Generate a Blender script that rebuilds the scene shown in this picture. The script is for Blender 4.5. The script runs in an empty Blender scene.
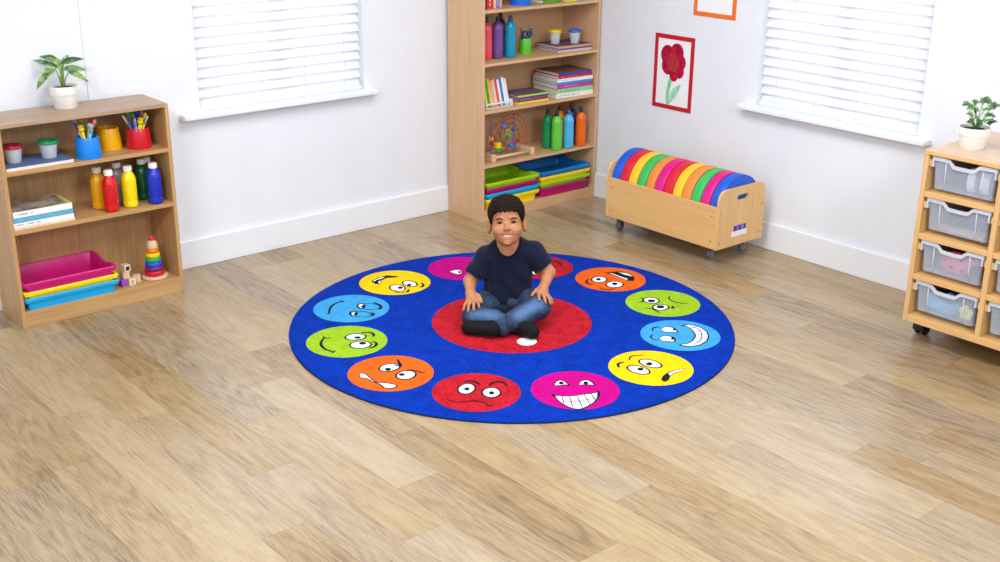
import bpy, bmesh, math, random
import numpy as np
from mathutils import Vector, Matrix
random.seed(7)
SC = bpy.context.scene
COL = SC.collection
PI = math.pi

# ------------------------------------------------------------------ colour / materials
def lin(c):
    c = c / 255.0
    return c / 12.92 if c <= 0.04045 else ((c + 0.055) / 1.055) ** 2.4
def rgb(r, g, b):
    return (lin(r), lin(g), lin(b), 1.0)

def new_mat(name):
    m = bpy.data.materials.new(name)
    m.use_nodes = True
    nt = m.node_tree
    b = nt.nodes['Principled BSDF']
    return m, nt, b

def N(nt, t, **kw):
    n = nt.nodes.new(t)
    for k, v in kw.items():
        setattr(n, k, v)
    return n

def plain(name, col, rough=0.5, spec=0.5, var=0.06, scale=30.0, bump=0.0, metal=0.0, sheen=0.0, coat=0.0):
    """one colour with slight procedural variation and optional bump"""
    m, nt, b = new_mat(name)
    tc = N(nt, 'ShaderNodeTexCoord')
    nz = N(nt, 'ShaderNodeTexNoise')
    nz.inputs['Scale'].default_value = scale
    nz.inputs['Detail'].default_value = 3
    nt.links.new(tc.outputs['Object'], nz.inputs['Vector'])
    rp = N(nt, 'ShaderNodeValToRGB')
    c1 = [max(0, c * (1 - var)) for c in col[:3]] + [1]
    c2 = [min(1, c * (1 + var)) for c in col[:3]] + [1]
    rp.color_ramp.elements[0].position = 0.3
    rp.color_ramp.elements[1].position = 0.7
    rp.color_ramp.elements[0].color = c1
    rp.color_ramp.elements[1].color = c2
    nt.links.new(nz.outputs['Fac'], rp.inputs['Fac'])
    nt.links.new(rp.outputs['Color'], b.inputs['Base Color'])
    b.inputs['Roughness'].default_value = rough
    b.inputs['Specular IOR Level'].default_value = spec
    b.inputs['Metallic'].default_value = metal
    b.inputs['Sheen Weight'].default_value = sheen
    b.inputs['Coat Weight'].default_value = coat
    if bump > 0:
        bp = N(nt, 'ShaderNodeBump')
        bp.inputs['Strength'].default_value = 0.6
        bp.inputs['Distance'].default_value = bump
        nt.links.new(nz.outputs['Fac'], bp.inputs['Height'])
        nt.links.new(bp.outputs['Normal'], b.inputs['Normal'])
    return m

def wood(name, dark, light, axis='x', rough=0.45, freq=1.0, contrast=1.0):
    m, nt, b = new_mat(name)
    tc = N(nt, 'ShaderNodeTexCoord')
    mp = N(nt, 'ShaderNodeMapping')
    s = {'x': (1.6, 28, 28), 'y': (28, 1.6, 28), 'z': (28, 28, 1.6)}[axis]
    mp.inputs['Scale'].default_value = [v * freq for v in s]
    nt.links.new(tc.outputs['Object'], mp.inputs['Vector'])
    n1 = N(nt, 'ShaderNodeTexNoise')
    n1.inputs['Scale'].default_value = 1.0
    n1.inputs['Detail'].default_value = 5
    n1.inputs['Distortion'].default_value = 0.6
    nt.links.new(mp.outputs['Vector'], n1.inputs['Vector'])
    mp2 = N(nt, 'ShaderNodeMapping')
    s2 = {'x': (4, 160, 160), 'y': (160, 4, 160), 'z': (160, 160, 4)}[axis]
    mp2.inputs['Scale'].default_value = s2
    nt.links.new(tc.outputs['Object'], mp2.inputs['Vector'])
    n2 = N(nt, 'ShaderNodeTexNoise')
    n2.inputs['Scale'].default_value = 1.0
    n2.inputs['Detail'].default_value = 2
    nt.links.new(mp2.outputs['Vector'], n2.inputs['Vector'])
    mx = N(nt, 'ShaderNodeMath', operation='MULTIPLY_ADD')
    mx.inputs[1].default_value = 0.45
    nt.links.new(n2.outputs['Fac'], mx.inputs[0])
    m3 = N(nt, 'ShaderNodeMath', operation='MULTIPLY')
    m3.inputs[1].default_value = 0.55
    nt.links.new(n1.outputs['Fac'], m3.inputs[0])
    nt.links.new(m3.outputs[0], mx.inputs[2])
    rp = N(nt, 'ShaderNodeValToRGB')
    rp.color_ramp.elements[0].position = 0.5 - 0.2 / contrast
    rp.color_ramp.elements[1].position = 0.5 + 0.2 / contrast
    rp.color_ramp.elements[0].color = dark
    rp.color_ramp.elements[1].color = light
    nt.links.new(mx.outputs[0], rp.inputs['Fac'])
    nt.links.new(rp.outputs['Color'], b.inputs['Base Color'])
    b.inputs['Roughness'].default_value = rough
    return m

def translucent(name, col, clear=0.45, rough=0.25):
    """frosted see-through plastic"""
    m, nt, b = new_mat(name)
    b.inputs['Base Color'].default_value = col
    b.inputs['Roughness'].default_value = rough
    tr = N(nt, 'ShaderNodeBsdfTransparent')
    tr.inputs['Color'].default_value = (0.93, 0.95, 0.98, 1)
    nz = N(nt, 'ShaderNodeTexNoise')
    nz.inputs['Scale'].default_value = 60
    mr = N(nt, 'ShaderNodeMapRange')
    mr.inputs['To Min'].default_value = 1 - clear - 0.05
    mr.inputs['To Max'].default_value = 1 - clear + 0.05
    nt.links.new(nz.outputs['Fac'], mr.inputs['Value'])
    mx = N(nt, 'ShaderNodeMixShader')
    nt.links.new(mr.outputs[0], mx.inputs['Fac'])
    nt.links.new(tr.outputs[0], mx.inputs[1])
    nt.links.new(b.outputs[0], mx.inputs[2])
    nt.links.new(mx.outputs[0], nt.nodes['Material Output'].inputs['Surface'])
    return m

# ------------------------------------------------------------------ mesh builder
class MB:
    def __init__(self):
        self.v, self.f, self.m, self.s = [], [], [], []
    def add(self, verts, faces, m=0, smooth=False, M=None):
        o = len(self.v)
        for p in verts:
            self.v.append(tuple(M @ Vector(p)) if M is not None else tuple(p))
        for f in faces:
            self.f.append([o + i for i in f]); self.m.append(m); self.s.append(smooth)
        return self
    def box(self, x0, x1, y0, y1, z0, z1, m=0, M=None):
        x0, x1 = min(x0, x1), max(x0, x1); y0, y1 = min(y0, y1), max(y0, y1); z0, z1 = min(z0, z1), max(z0, z1)
        v = [(x0, y0, z0), (x1, y0, z0), (x1, y1, z0), (x0, y1, z0), (x0, y0, z1), (x1, y0, z1), (x1, y1, z1), (x0, y1, z1)]
        f = [(0, 3, 2, 1), (4, 5, 6, 7), (0, 1, 5, 4), (1, 2, 6, 5), (2, 3, 7, 6), (3, 0, 4, 7)]
        return self.add(v, f, m, False, M)
    def lathe(self, prof, n=24, m=0, M=None, smooth=True, mats=None):
        v, f = [], []
        ms = []
        rings = []
        for (r, z) in prof:
            if r < 1e-6:
                rings.append([len(v)]); v.append((0, 0, z))
            else:
                rings.append(list(range(len(v), len(v) + n)))
                for i in range(n):
                    a = 2 * PI * i / n
                    v.append((r * math.cos(a), r * math.sin(a), z))
        for k in range(len(rings) - 1):
            A, B = rings[k], rings[k + 1]
            mk = mats[k] if mats else m
            for i in range(n):
                j = (i + 1) % n
                if len(A) == 1 and len(B) == 1: continue
                if len(A) == 1: f.append((A[0], B[j], B[i]))
                elif len(B) == 1: f.append((A[i], A[j], B[0]))
                else: f.append((A[i], A[j], B[j], B[i]))
                ms.append(mk)
        o = len(self.v)
        for p in v: self.v.append(tuple(M @ Vector(p)) if M is not None else p)
        for q, mk in zip(f, ms):
            self.f.append([o + i for i in q]); self.m.append(mk); self.s.append(smooth)
        return self
    def tube(self, pts, r, n=8, m=0, M=None, closed=False, smooth=True):
        pts = [Vector(p) for p in pts]
        k = len(pts)
        rs = r if isinstance(r, (list, tuple)) else [r] * k
        v, f = [], []
        ref = None
        for i, p in enumerate(pts):
            if closed: t = pts[(i + 1) % k] - pts[i - 1]
            else: t = pts[min(i + 1, k - 1)] - pts[max(i - 1, 0)]
            t = t.normalized() if t.length > 1e-9 else Vector((0, 0, 1))
            if ref is None:
                ref = Vector((0, 0, 1)) if abs(t.z) < 0.9 else Vector((1, 0, 0))
            u = (ref - t * ref.dot(t))
            u = u.normalized() if u.length > 1e-6 else t.orthogonal().normalized()
            ref = u
            w = t.cross(u)
            for j in range(n):
                a = 2 * PI * j / n
                v.append(p + (u * math.cos(a) + w * math.sin(a)) * rs[i])
        for i in range(k if closed else k - 1):
            a0 = i * n; b0 = ((i + 1) % k) * n
            for j in range(n):
                j2 = (j + 1) % n
                f.append((a0 + j, a0 + j2, b0 + j2, b0 + j))
        if not closed:
            f.append(tuple(reversed(range(n))))
            f.append(tuple(range((k - 1) * n, k * n)))
        return self.add(v, f, m, smooth, M)
    def prism(self, poly, z0, z1, m=0, M=None, m_side=None, smooth_side=False):
        """polygon in XY, counter-clockwise, extruded z0..z1"""
        n = len(poly)
        A = sum(poly[i][0] * poly[(i + 1) % n][1] - poly[(i + 1) % n][0] * poly[i][1] for i in range(n))
        if A < 0: poly = list(reversed(poly))
        v = [(x, y, z0) for x, y in poly] + [(x, y, z1) for x, y in poly]
        self.add(v, [tuple(reversed(range(n))), tuple(range(n, 2 * n))], m, False, M)
        o = len(self.v) - 2 * n
        for i in range(n):
            j = (i + 1) % n
            self.f.append([o + i, o + j, o + n + j, o + n + i]); self.m.append(m if m_side is None else m_side); self.s.append(smooth_side)
        return self
    def ellipsoid(self, c, r, m=0, nu=16, nv=10, M=None):
        prof = [(math.sin(PI * i / nv), -math.cos(PI * i / nv)) for i in range(nv + 1)]
        prof[0] = (0, -1); prof[-1] = (0, 1)
        T = Matrix.Translation(c) @ Matrix.Diagonal((r[0], r[1], r[2], 1))
        if M is not None: T = M @ T
        return self.lathe(prof, nu, m, T)
    def build(self, name, mats, parent=None, loc=None, rot=None, bevel=0.0, seg=2, sharp=None):
        me = bpy.data.meshes.new(name)
        me.from_pydata([tuple(p) for p in self.v], [], self.f)
        if not isinstance(mats, (list, tuple)): mats = [mats]
        for mt in mats: me.materials.append(mt)
        me.polygons.foreach_set('material_index', self.m)
        me.polygons.foreach_set('use_smooth', self.s)
        me.update()
        if sharp is not None:
            me.set_sharp_from_angle(angle=math.radians(sharp))
        o = bpy.data.objects.new(name, me)
        COL.objects.link(o)
        if parent is not None: o.parent = parent
        if loc is not None: o.location = loc
        if rot is not None: o.rotation_euler = rot
        if bevel > 0:
            md = o.modifiers.new('bevel', 'BEVEL')
            md.width = bevel; md.segments = seg; md.limit_method = 'ANGLE'; md.angle_limit = math.radians(40)
            md.harden_normals = False
        return o

def tag(o, label, cat, group=None):
    o['label'] = label; o['category'] = cat
    if group: o['group'] = group
    return o

def thing(name, label, cat, loc=(0, 0, 0), rot=None, group=None):
    o = bpy.data.objects.new(name, None)
    o.empty_display_size = 0.05
    COL.objects.link(o)
    o.location = loc
    if rot is not None: o.rotation_euler = rot
    return tag(o, label, cat, group)

def structure(o):
    o['kind'] = 'structure'
    return o

def copy_thing(src, label, loc, rot=None, group=None):
    r = src.copy(); COL.objects.link(r); r.location = loc
    if rot is not None: r.rotation_euler = rot
    r['label'] = label
    if group: r['group'] = group
    for ch in list(src.children):
        c = ch.copy(); COL.objects.link(c); c.parent = r
        for g in list(ch.children):
            d = g.copy(); COL.objects.link(d); d.parent = c
    return r

def RX(a): return Matrix.Rotation(a, 4, 'X')
def RY(a): return Matrix.Rotation(a, 4, 'Y')
def RZ(a): return Matrix.Rotation(a, 4, 'Z')
def T(x, y, z): return Matrix.Translation((x, y, z))

def rounded_rect(w, d, r, nside=6, ncorner=4):
    """points round a rectangle centred on the origin, counter-clockwise"""
    pts = []
    hx, hy = w / 2 - r, d / 2 - r
    for (cx, cy, a0) in ((hx, hy, 0), (-hx, hy, 90), (-hx, -hy, 180), (hx, -hy, 270)):
        arc = [(cx + r * math.cos(math.radians(a0 + 90 * i / ncorner)), cy + r * math.sin(math.radians(a0 + 90 * i / ncorner))) for i in range(ncorner + 1)]
        if pts:
            p0, p1 = pts[-1], arc[0]
            for k in range(1, nside): pts.append((p0[0] + (p1[0] - p0[0]) * k / nside, p0[1] + (p1[1] - p0[1]) * k / nside))
        pts += arc
    p0, p1 = pts[-1], pts[0]
    for k in range(1, nside): pts.append((p0[0] + (p1[0] - p0[0]) * k / nside, p0[1] + (p1[1] - p0[1]) * k / nside))
    return pts

def plate_with_holes(mb, outer, holes, t, m=0, M=None):
    """flat plate in XY between z=0 and z=t with holes"""
    bm = bmesh.new()
    loops = []
    for lp in [outer] + holes:
        vs = [bm.verts.new((x, y, 0)) for x, y in lp]
        loops.append(vs)
        for i in range(len(vs)): bm.edges.new((vs[i], vs[(i + 1) % len(vs)]))
    bmesh.ops.triangle_fill(bm, use_beauty=True, use_dissolve=False, edges=bm.edges[:])
    bm.verts.index_update()
    fl = [[v.index for v in f.verts] for f in bm.faces]
    vl = [tuple(v.co) for v in bm.verts]
    n = len(vl)
    def up(f):
        a, b, c = (Vector(vl[i]) for i in f[:3])
        return (b - a).cross(c - a).z > 0
    top = [f if up(f) else f[::-1] for f in fl]
    idx = [[v.index for v in vs] for vs in loops]
    bm.free()
    verts = vl + [(x, y, t) for x, y, z in vl]
    faces = [tuple(reversed(f)) for f in top] + [tuple(i + n for i in f) for f in top]
    for k, lp in enumerate(idx):
        A = sum(vl[lp[i]][0] * vl[lp[(i + 1) % len(lp)]][1] - vl[lp[(i + 1) % len(lp)]][0] * vl[lp[i]][1] for i in range(len(lp)))
        for i in range(len(lp)):
            a, b = lp[i], lp[(i + 1) % len(lp)]
            q = (a, b, b + n, a + n)
            if (A > 0) != (k == 0): q = q[::-1]
            faces.append(q)
    mb.add(verts, faces, m, False, M)
    return mb

# ------------------------------------------------------------------ shared materials
M_WALL = plain('white_painted_wall', rgb(235, 240, 248), 0.6, 0.3, 0.012, 6, 0.0003)
M_TRIM = plain('white_gloss_trim', rgb(239, 243, 250), 0.4, 0.4, 0.01, 8)
M_CEIL = plain('white_ceiling', rgb(244, 245, 247), 0.8, 0.2, 0.01, 5)
M_OAKX = wood('oak_board_x', rgb(176, 132, 84), rgb(206, 166, 114), 'x')
M_OAKZ = wood('oak_board_z', rgb(176, 132, 84), rgb(206, 166, 114), 'z')
M_OAKTOP = wood('oak_top_grey', rgb(152, 124, 98), rgb(192, 164, 136), 'x', 0.4)
M_OAKBACK = wood('oak_back', rgb(172, 130, 84), rgb(204, 164, 114), 'z')
M_BEECHX = wood('beech_board_x', rgb(206, 164, 118), rgb(222, 184, 140), 'x', 0.45, 1.2)
M_BEECHZ = wood('beech_board_z', rgb(206, 164, 124), rgb(224, 186, 146), 'z', 0.45, 1.2)
M_MAPLEY = wood('maple_ply_y', rgb(216, 168, 104), rgb(234, 192, 130), 'y', 0.4, 0.6)
M_MAPLEZ = wood('maple_ply_z', rgb(220, 174, 112), rgb(236, 198, 140), 'z', 0.4, 0.6)
M_PLYEDGE = plain('ply_edge', rgb(232, 196, 130), 0.5, 0.4, 0.05, 60)
M_CABY = wood('cabinet_edge_y', rgb(214, 166, 104), rgb(230, 186, 128), 'y', 0.4, 1.0)
M_CABZ = wood('cabinet_side_z', rgb(212, 166, 106), rgb(230, 188, 130), 'z', 0.4, 1.0)
M_CABTOP = wood('cabinet_top', rgb(206, 176, 146), rgb(224, 198, 170), 'y', 0.35, 1.0)
M_BLACK = plain('black_plastic', rgb(24, 24, 27), 0.45)
M_GREY = plain('grey_rubber', rgb(104, 112, 124), 0.5)
M_METAL = plain('zinc_metal', rgb(150, 155, 160), 0.35, 0.5, 0.05, 40, 0, 0.9)
M_WHITE = plain('white_plastic', rgb(244, 244, 244), 0.4, 0.5, 0.01)
M_PAPER = plain('white_paper', rgb(246, 247, 250), 0.8, 0.2, 0.01, 40)
M_PAGES = plain('book_pages', rgb(226, 220, 206), 0.85, 0.2, 0.08, 200)
M_RAWWOOD = wood('pale_toy_wood', rgb(214, 178, 136), rgb(232, 202, 164), 'z', 0.5, 1.5)

_pl = {}
def gloss(r, g, b, rough=0.28):
    k = (r, g, b, rough)
    if k not in _pl: _pl[k] = plain('plastic_%d_%d_%d' % k[:3], rgb(r, g, b), rough, 0.5, 0.03, 20)
    return _pl[k]
_mt = {}
def matte(r, g, b):
    k = (r, g, b)
    if k not in _mt: _mt[k] = plain('card_%d_%d_%d' % k, rgb(r, g, b), 0.6, 0.35, 0.05, 60)
    return _mt[k]
# ================================================================== SETTING
# room: back wall at y = 0, right-hand wall at x = 0, floor z = 0
XL, YF, H = -7.2, -7.6, 2.75
W1 = (-2.457, -1.480, 0.790, 1.950)     # window in the back wall: x0 x1 z0 z1
W2 = (-2.470, -1.512, 0.762, 1.920)     # window in the right wall: y0 y1 z0 z1
TH = 0.14
mb = MB()
mb.box(XL, W1[0], 0, TH, 0, H); mb.box(W1[1], TH, 0, TH, 0, H)
mb.box(W1[0], W1[1], 0, TH, 0, W1[2]); mb.box(W1[0], W1[1], 0, TH, W1[3], H)
structure(mb.build('wall_back', M_WALL))
mb = MB()
mb.box(0, TH, YF, W2[0], 0, H); mb.box(0, TH, W2[1], 0, 0, H)
mb.box(0, TH, W2[0], W2[1], 0, W2[2]); mb.box(0, TH, W2[0], W2[1], W2[3], H)
structure(mb.build('wall_right', M_WALL))
mb = MB(); mb.box(XL, TH, YF, TH, H, H + 0.1)
structure(mb.build('ceiling', M_CEIL))

# floor: real planks 0.17 m wide and about 1.02 m long, laid along y, each with its own tone
PW, PLN = 0.1698, 1.02
known = {0: -1.46, 1: -2.115, -1: -1.26, -2: -1.645, 2: -2.77, 3: -2.495, 4: -3.2, 5: -2.803, 6: -3.02, 8: -3.29, 9: -3.015, 10: -2.70, 11: -3.323, 12: -3.52}
mb = MB(); uvs = []; cols = []
rng = random.Random(11)
k0 = int(math.floor((XL + 3.565) / PW)) ; k1 = int(math.ceil((0.0 + 3.565) / PW))
for k in range(k0, k1 + 1):
    xa = max(XL, -3.565 + k * PW); xb = min(0.0, -3.565 + (k + 1) * PW)
    if xb <= xa: continue
    e = known.get(k, -rng.random() * PLN)
    e = e - math.floor((e - YF) / PLN) * PLN
    y = e - PLN
    while y < 0.0:
        ya, yb = max(y, YF), min(y + PLN, 0.0)
        if yb > ya:
            tone = rng.random(); off = rng.random()
            mb.add([(xa, ya, 0), (xb, ya, 0), (xb, yb, 0), (xa, yb, 0)], [(0, 1, 2, 3)])
            u0, u1 = (xa + 3.565 - k * PW) / PW, (xb + 3.565 - k * PW) / PW
            v0, v1 = (ya - y) / PLN, (yb - y) / PLN
            uvs += [(u0, v0), (u1, v0), (u1, v1), (u0, v1)]
            cols += [(tone, off, rng.random(), 1)] * 4
        y += PLN
M_FLOOR, nt, b = new_mat('oak_vinyl_planks')
at = N(nt, 'ShaderNodeAttribute', attribute_name='plank')
sp = N(nt, 'ShaderNodeSeparateColor')
nt.links.new(at.outputs['Color'], sp.inputs['Color'])
tc = N(nt, 'ShaderNodeTexCoord')
cb = N(nt, 'ShaderNodeCombineXYZ')
mo = N(nt, 'ShaderNodeMath', operation='MULTIPLY'); mo.inputs[1].default_value = 60.0
nt.links.new(sp.outputs['Green'], mo.inputs[0])
nt.links.new(mo.outputs[0], cb.inputs['Z']); nt.links.new(mo.outputs[0], cb.inputs['Y'])
va = N(nt, 'ShaderNodeVectorMath', operation='ADD')
nt.links.new(tc.outputs['Object'], va.inputs[0]); nt.links.new(cb.outputs[0], va.inputs[1])
def fnoise(scale, detail, dist):
    mp = N(nt, 'ShaderNodeMapping'); mp.inputs['Scale'].default_value = scale
    nt.links.new(va.outputs[0], mp.inputs['Vector'])
    n = N(nt, 'ShaderNodeTexNoise'); n.inputs['Scale'].default_value = 1.0
    n.inputs['Detail'].default_value = detail; n.inputs['Distortion'].default_value = dist
    nt.links.new(mp.outputs[0], n.inputs['Vector'])
    return n.outputs['Fac']
g1 = fnoise((9, 1.8, 1), 4, 1.0)
g2 = fnoise((75, 5.5, 1), 6, 1.4)
g3 = fnoise((420, 16, 1), 3, 0.8)
# cathedral rings
mp = N(nt, 'ShaderNodeMapping'); mp.inputs['Scale'].default_value = (7, 0.9, 1)
nt.links.new(va.outputs[0], mp.inputs['Vector'])
nr = N(nt, 'ShaderNodeTexNoise'); nr.inputs['Scale'].default_value = 1.0; nr.inputs['Detail'].default_value = 1.5
nt.links.new(mp.outputs[0], nr.inputs['Vector'])
rm = N(nt, 'ShaderNodeMath', operation='MULTIPLY'); rm.inputs[1].default_value = 22.0
nt.links.new(nr.outputs['Fac'], rm.inputs[0])
rf = N(nt, 'ShaderNodeMath', operation='PINGPONG'); rf.inputs[1].default_value = 1.0
nt.links.new(rm.outputs[0], rf.inputs[0])
def mul_add(a, k, add):
    n = N(nt, 'ShaderNodeMath', operation='MULTIPLY_ADD'); n.inputs[1].default_value = k
    nt.links.new(a, n.inputs[0])
    if isinstance(add, (int, float)): n.inputs[2].default_value = add
    else: nt.links.new(add, n.inputs[2])
    return n.outputs[0]
t = mul_add(sp.outputs['Red'], 0.25, -0.03 - 0.11)
t = mul_add(g1, 0.36, t)
t = mul_add(g2, 0.36, t)
t = mul_add(g3, 0.68, t)
t = mul_add(rf.outputs[0], 0.13, t)
rp = N(nt, 'ShaderNodeValToRGB')
cr = rp.color_ramp
cr.elements[0].position = 0.42; cr.elements[0].color = rgb(108, 88, 65)
cr.elements[1].position = 0.95; cr.elements[1].color = rgb(180, 158, 122)
e_ = cr.elements.new(0.55); e_.color = rgb(140, 116, 86)
e_ = cr.elements.new(0.70); e_.color = rgb(160, 136, 101)
nt.links.new(t, rp.inputs['Fac'])
# a little grey/yellow hue change from plank to plank
hs = N(nt, 'ShaderNodeHueSaturation')
mr = N(nt, 'ShaderNodeMapRange'); mr.inputs['To Min'].default_value = 0.82; mr.inputs['To Max'].default_value = 1.08
nt.links.new(sp.outputs['Blue'], mr.inputs['Value']); nt.links.new(mr.outputs[0], hs.inputs['Saturation'])
nt.links.new(rp.outputs['Color'], hs.inputs['Color'])
# joints
uv = N(nt, 'ShaderNodeUVMap', uv_map='plank_uv')
su = N(nt, 'ShaderNodeSeparateXYZ'); nt.links.new(uv.outputs[0], su.inputs[0])
def edge(a, w):
    p = N(nt, 'ShaderNodeMath', operation='PINGPONG'); p.inputs[1].default_value = 0.5
    nt.links.new(a, p.inputs[0])
    c = N(nt, 'ShaderNodeMapRange'); c.inputs['From Min'].default_value = 0.0; c.inputs['From Max'].default_value = w
    nt.links.new(p.outputs[0], c.inputs['Value'])
    return c.outputs[0]
eu, ev = edge(su.outputs['X'], 0.012), edge(su.outputs['Y'], 0.0024)
mn = N(nt, 'ShaderNodeMath', operation='MINIMUM'); nt.links.new(eu, mn.inputs[0]); nt.links.new(ev, mn.inputs[1])
jm = N(nt, 'ShaderNodeMapRange'); jm.inputs['To Min'].default_value = 0.80
nt.links.new(mn.outputs[0], jm.inputs['Value'])
mc = N(nt, 'ShaderNodeMix', data_type='RGBA', blend_type='MULTIPLY'); mc.inputs[0].default_value = 1.0
nt.links.new(hs.outputs[0], mc.inputs[6]); nt.links.new(jm.outputs[0], mc.inputs[7])
nt.links.new(mc.outputs[2], b.inputs['Base Color'])
b.inputs['Roughness'].default_value = 0.27
b.inputs['Specular IOR Level'].default_value = 0.75
bp = N(nt, 'ShaderNodeBump'); bp.inputs['Strength'].default_value = 0.15; bp.inputs['Distance'].default_value = 0.0006
nt.links.new(g2, bp.inputs['Height']); nt.links.new(bp.outputs[0], b.inputs['Normal'])
fl = mb.build('floor', M_FLOOR)
ca = fl.data.color_attributes.new('plank', 'FLOAT_COLOR', 'CORNER')
ca.data.foreach_set('color', [c for q in cols for c in q])
ul = fl.data.uv_layers.new(name='plank_uv')
ul.data.foreach_set('uv', [c for q in uvs for c in q])
structure(fl)

# baseboards
def board(name, x0, x1, y0, y1):
    m_ = MB(); m_.box(x0, x1, y0, y1, 0, 0.147)
    structure(m_.build(name, M_TRIM, bevel=0.004))
board('baseboard_back', XL, -0.018, -0.018, 0)
board('baseboard_right', -0.018, 0, YF, 0)
# flat cable cover strip running up the back wall behind the left plant
m_ = MB(); m_.box(-3.011, -2.963, -0.006, 0, 0.147, H)
structure(m_.build('trim_1', M_WALL, bevel=0.002))

# windows: frame, glass, sill and venetian blinds
M_SLAT, nt, b = new_mat('white_blind_slats')
b.inputs['Base Color'].default_value = rgb(248, 249, 252)
b.inputs['Roughness'].default_value = 0.45
tl = N(nt, 'ShaderNodeBsdfTranslucent'); tl.inputs['Color'].default_value = (0.95, 0.96, 1.0, 1)
nz = N(nt, 'ShaderNodeTexNoise'); nz.inputs['Scale'].default_value = 8
mr = N(nt, 'ShaderNodeMapRange'); mr.inputs['To Min'].default_value = 0.30; mr.inputs['To Max'].default_value = 0.36
nt.links.new(nz.outputs['Fac'], mr.inputs['Value'])
mx = N(nt, 'ShaderNodeMixShader')
nt.links.new(mr.outputs[0], mx.inputs[0]); nt.links.new(b.outputs[0], mx.inputs[1]); nt.links.new(tl.outputs[0], mx.inputs[2])
nt.links.new(mx.outputs[0], nt.nodes['Material Output'].inputs['Surface'])
M_GLASS, nt, b = new_mat('window_glass')
tr = N(nt, 'ShaderNodeBsdfTransparent'); gl = N(nt, 'ShaderNodeBsdfGlossy'); gl.inputs['Roughness'].default_value = 0.05
lw = N(nt, 'ShaderNodeLayerWeight'); lw.inputs['Blend'].default_value = 0.25
mx = N(nt, 'ShaderNodeMixShader'); nt.links.new(lw.outputs['Fresnel'], mx.inputs[0])
nt.links.new(tr.outputs[0], mx.inputs[1]); nt.links.new(gl.outputs[0], mx.inputs[2])
nt.links.new(mx.outputs[0], nt.nodes['Material Output'].inputs['Surface'])

def window(idx, width, z0, z1, loc, rot, label):
    """local frame: x along the wall (0..width), y outwards (away from the room), z up"""
    fr = MB()
    w, d0, d1, t_ = width, 0.085, 0.13, 0.05
    fr.box(0, w, d0, d1, z0, z0 + t_); fr.box(0, w, d0, d1, z1 - t_, z1)
    fr.box(0, t_, d0, d1, z0, z1); fr.box(w - t_, w, d0, d1, z0, z1)
    fr.box(w / 2 - t_ / 2, w / 2 + t_ / 2, d0, d1, z0, z1)
    root = structure(fr.build('window_%d' % idx, M_TRIM, None, loc, rot, bevel=0.003))
    gp = MB(); gp.box(t_, w - t_, 0.105, 0.109, z0 + t_, z1 - t_)
    gp.build('pane', M_GLASS, root)
    # blind
    bl = thing('venetian_blind', label, 'blind', loc, rot)
    sl = MB(); pitch = 0.0495; n = int((z1 - z0 - 0.06) / pitch)
    for i in range(n):
        zc = z0 + 0.042 + i * pitch
        # slightly curved slat, tilted nearly closed
        pts = []
        for k in range(5):
            s_ = (k / 4 - 0.5) * 0.056
            y_ = 0.034 + s_ * math.cos(math.radians(63)) + 0.004 * (1 - (2 * k / 4 - 1) ** 2)
            pts.append((y_, zc + s_ * math.sin(math.radians(63))))
        v = [(0.006, y, z) for y, z in pts] + [(w - 0.006, y, z) for y, z in pts]
        v += [(0.006, y + 0.0012, z - 0.0012) for y, z in pts] + [(w - 0.006, y + 0.0012, z - 0.0012) for y, z in pts]
        f = []
        for k in range(4):
            f.append((k, 5 + k, 6 + k, k + 1)); f.append((10 + k, 11 + k, 16 + k, 15 + k))
        f += [(0, 10, 15, 5), (4, 9, 19, 14)]
        for k in range(4): f += [(k, k + 1, 11 + k, 10 + k), (5 + k, 15 + k, 16 + k, 6 + k)]
        sl.add(v, f, 0, True)
    sl.build('slats', M_SLAT, bl, sharp=50)
    hr = MB(); hr.box(0.004, w - 0.004, 0.01, 0.06, z1 - 0.035, z1 - 0.002)
    hr.build('headrail', M_TRIM, bl, bevel=0.002)
    br = MB(); br.box(0.006, w - 0.006, 0.012, 0.050, z0 + 0.0045, z0 + 0.018)
    br.build('bottom_rail', M_TRIM, bl, bevel=0.003)
    for fx in (0.12, 0.37, 0.63, 0.88):
        cd = MB(); cd.tube([(w * fx, 0.008, z0 + 0.01), (w * fx, 0.008, z1 - 0.03)], 0.0012, 6)
        cd.build('ladder_cord', M_WHITE, bl)
    return root
r1 = window(1, W1[1] - W1[0], W1[2], W1[3], (W1[0], 0, 0), (0, 0, 0), 'white slatted blind in the back wall window between the two bookcases')
r2 = window(2, W2[1] - W2[0], W2[2], W2[3], (0, W2[1], 0), (0, 0, -PI / 2), 'white slatted blind in the right-hand window beside the red flower picture')
def sill(root, w, z, x0, x1, rot):
    s_ = MB(); s_.box(x0, x1, -0.07, 0.085, z - 0.022, z + 0.004)
    s_.build('window_sill', M_TRIM, root, bevel=0.006, seg=3)
sill(r1, 0, W1[2], -0.116, W1[1] - W1[0] + 0.05, 0)
sill(r2, 0, W2[2], -0.076, W2[1] - W2[0] + 0.075, 0)

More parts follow.
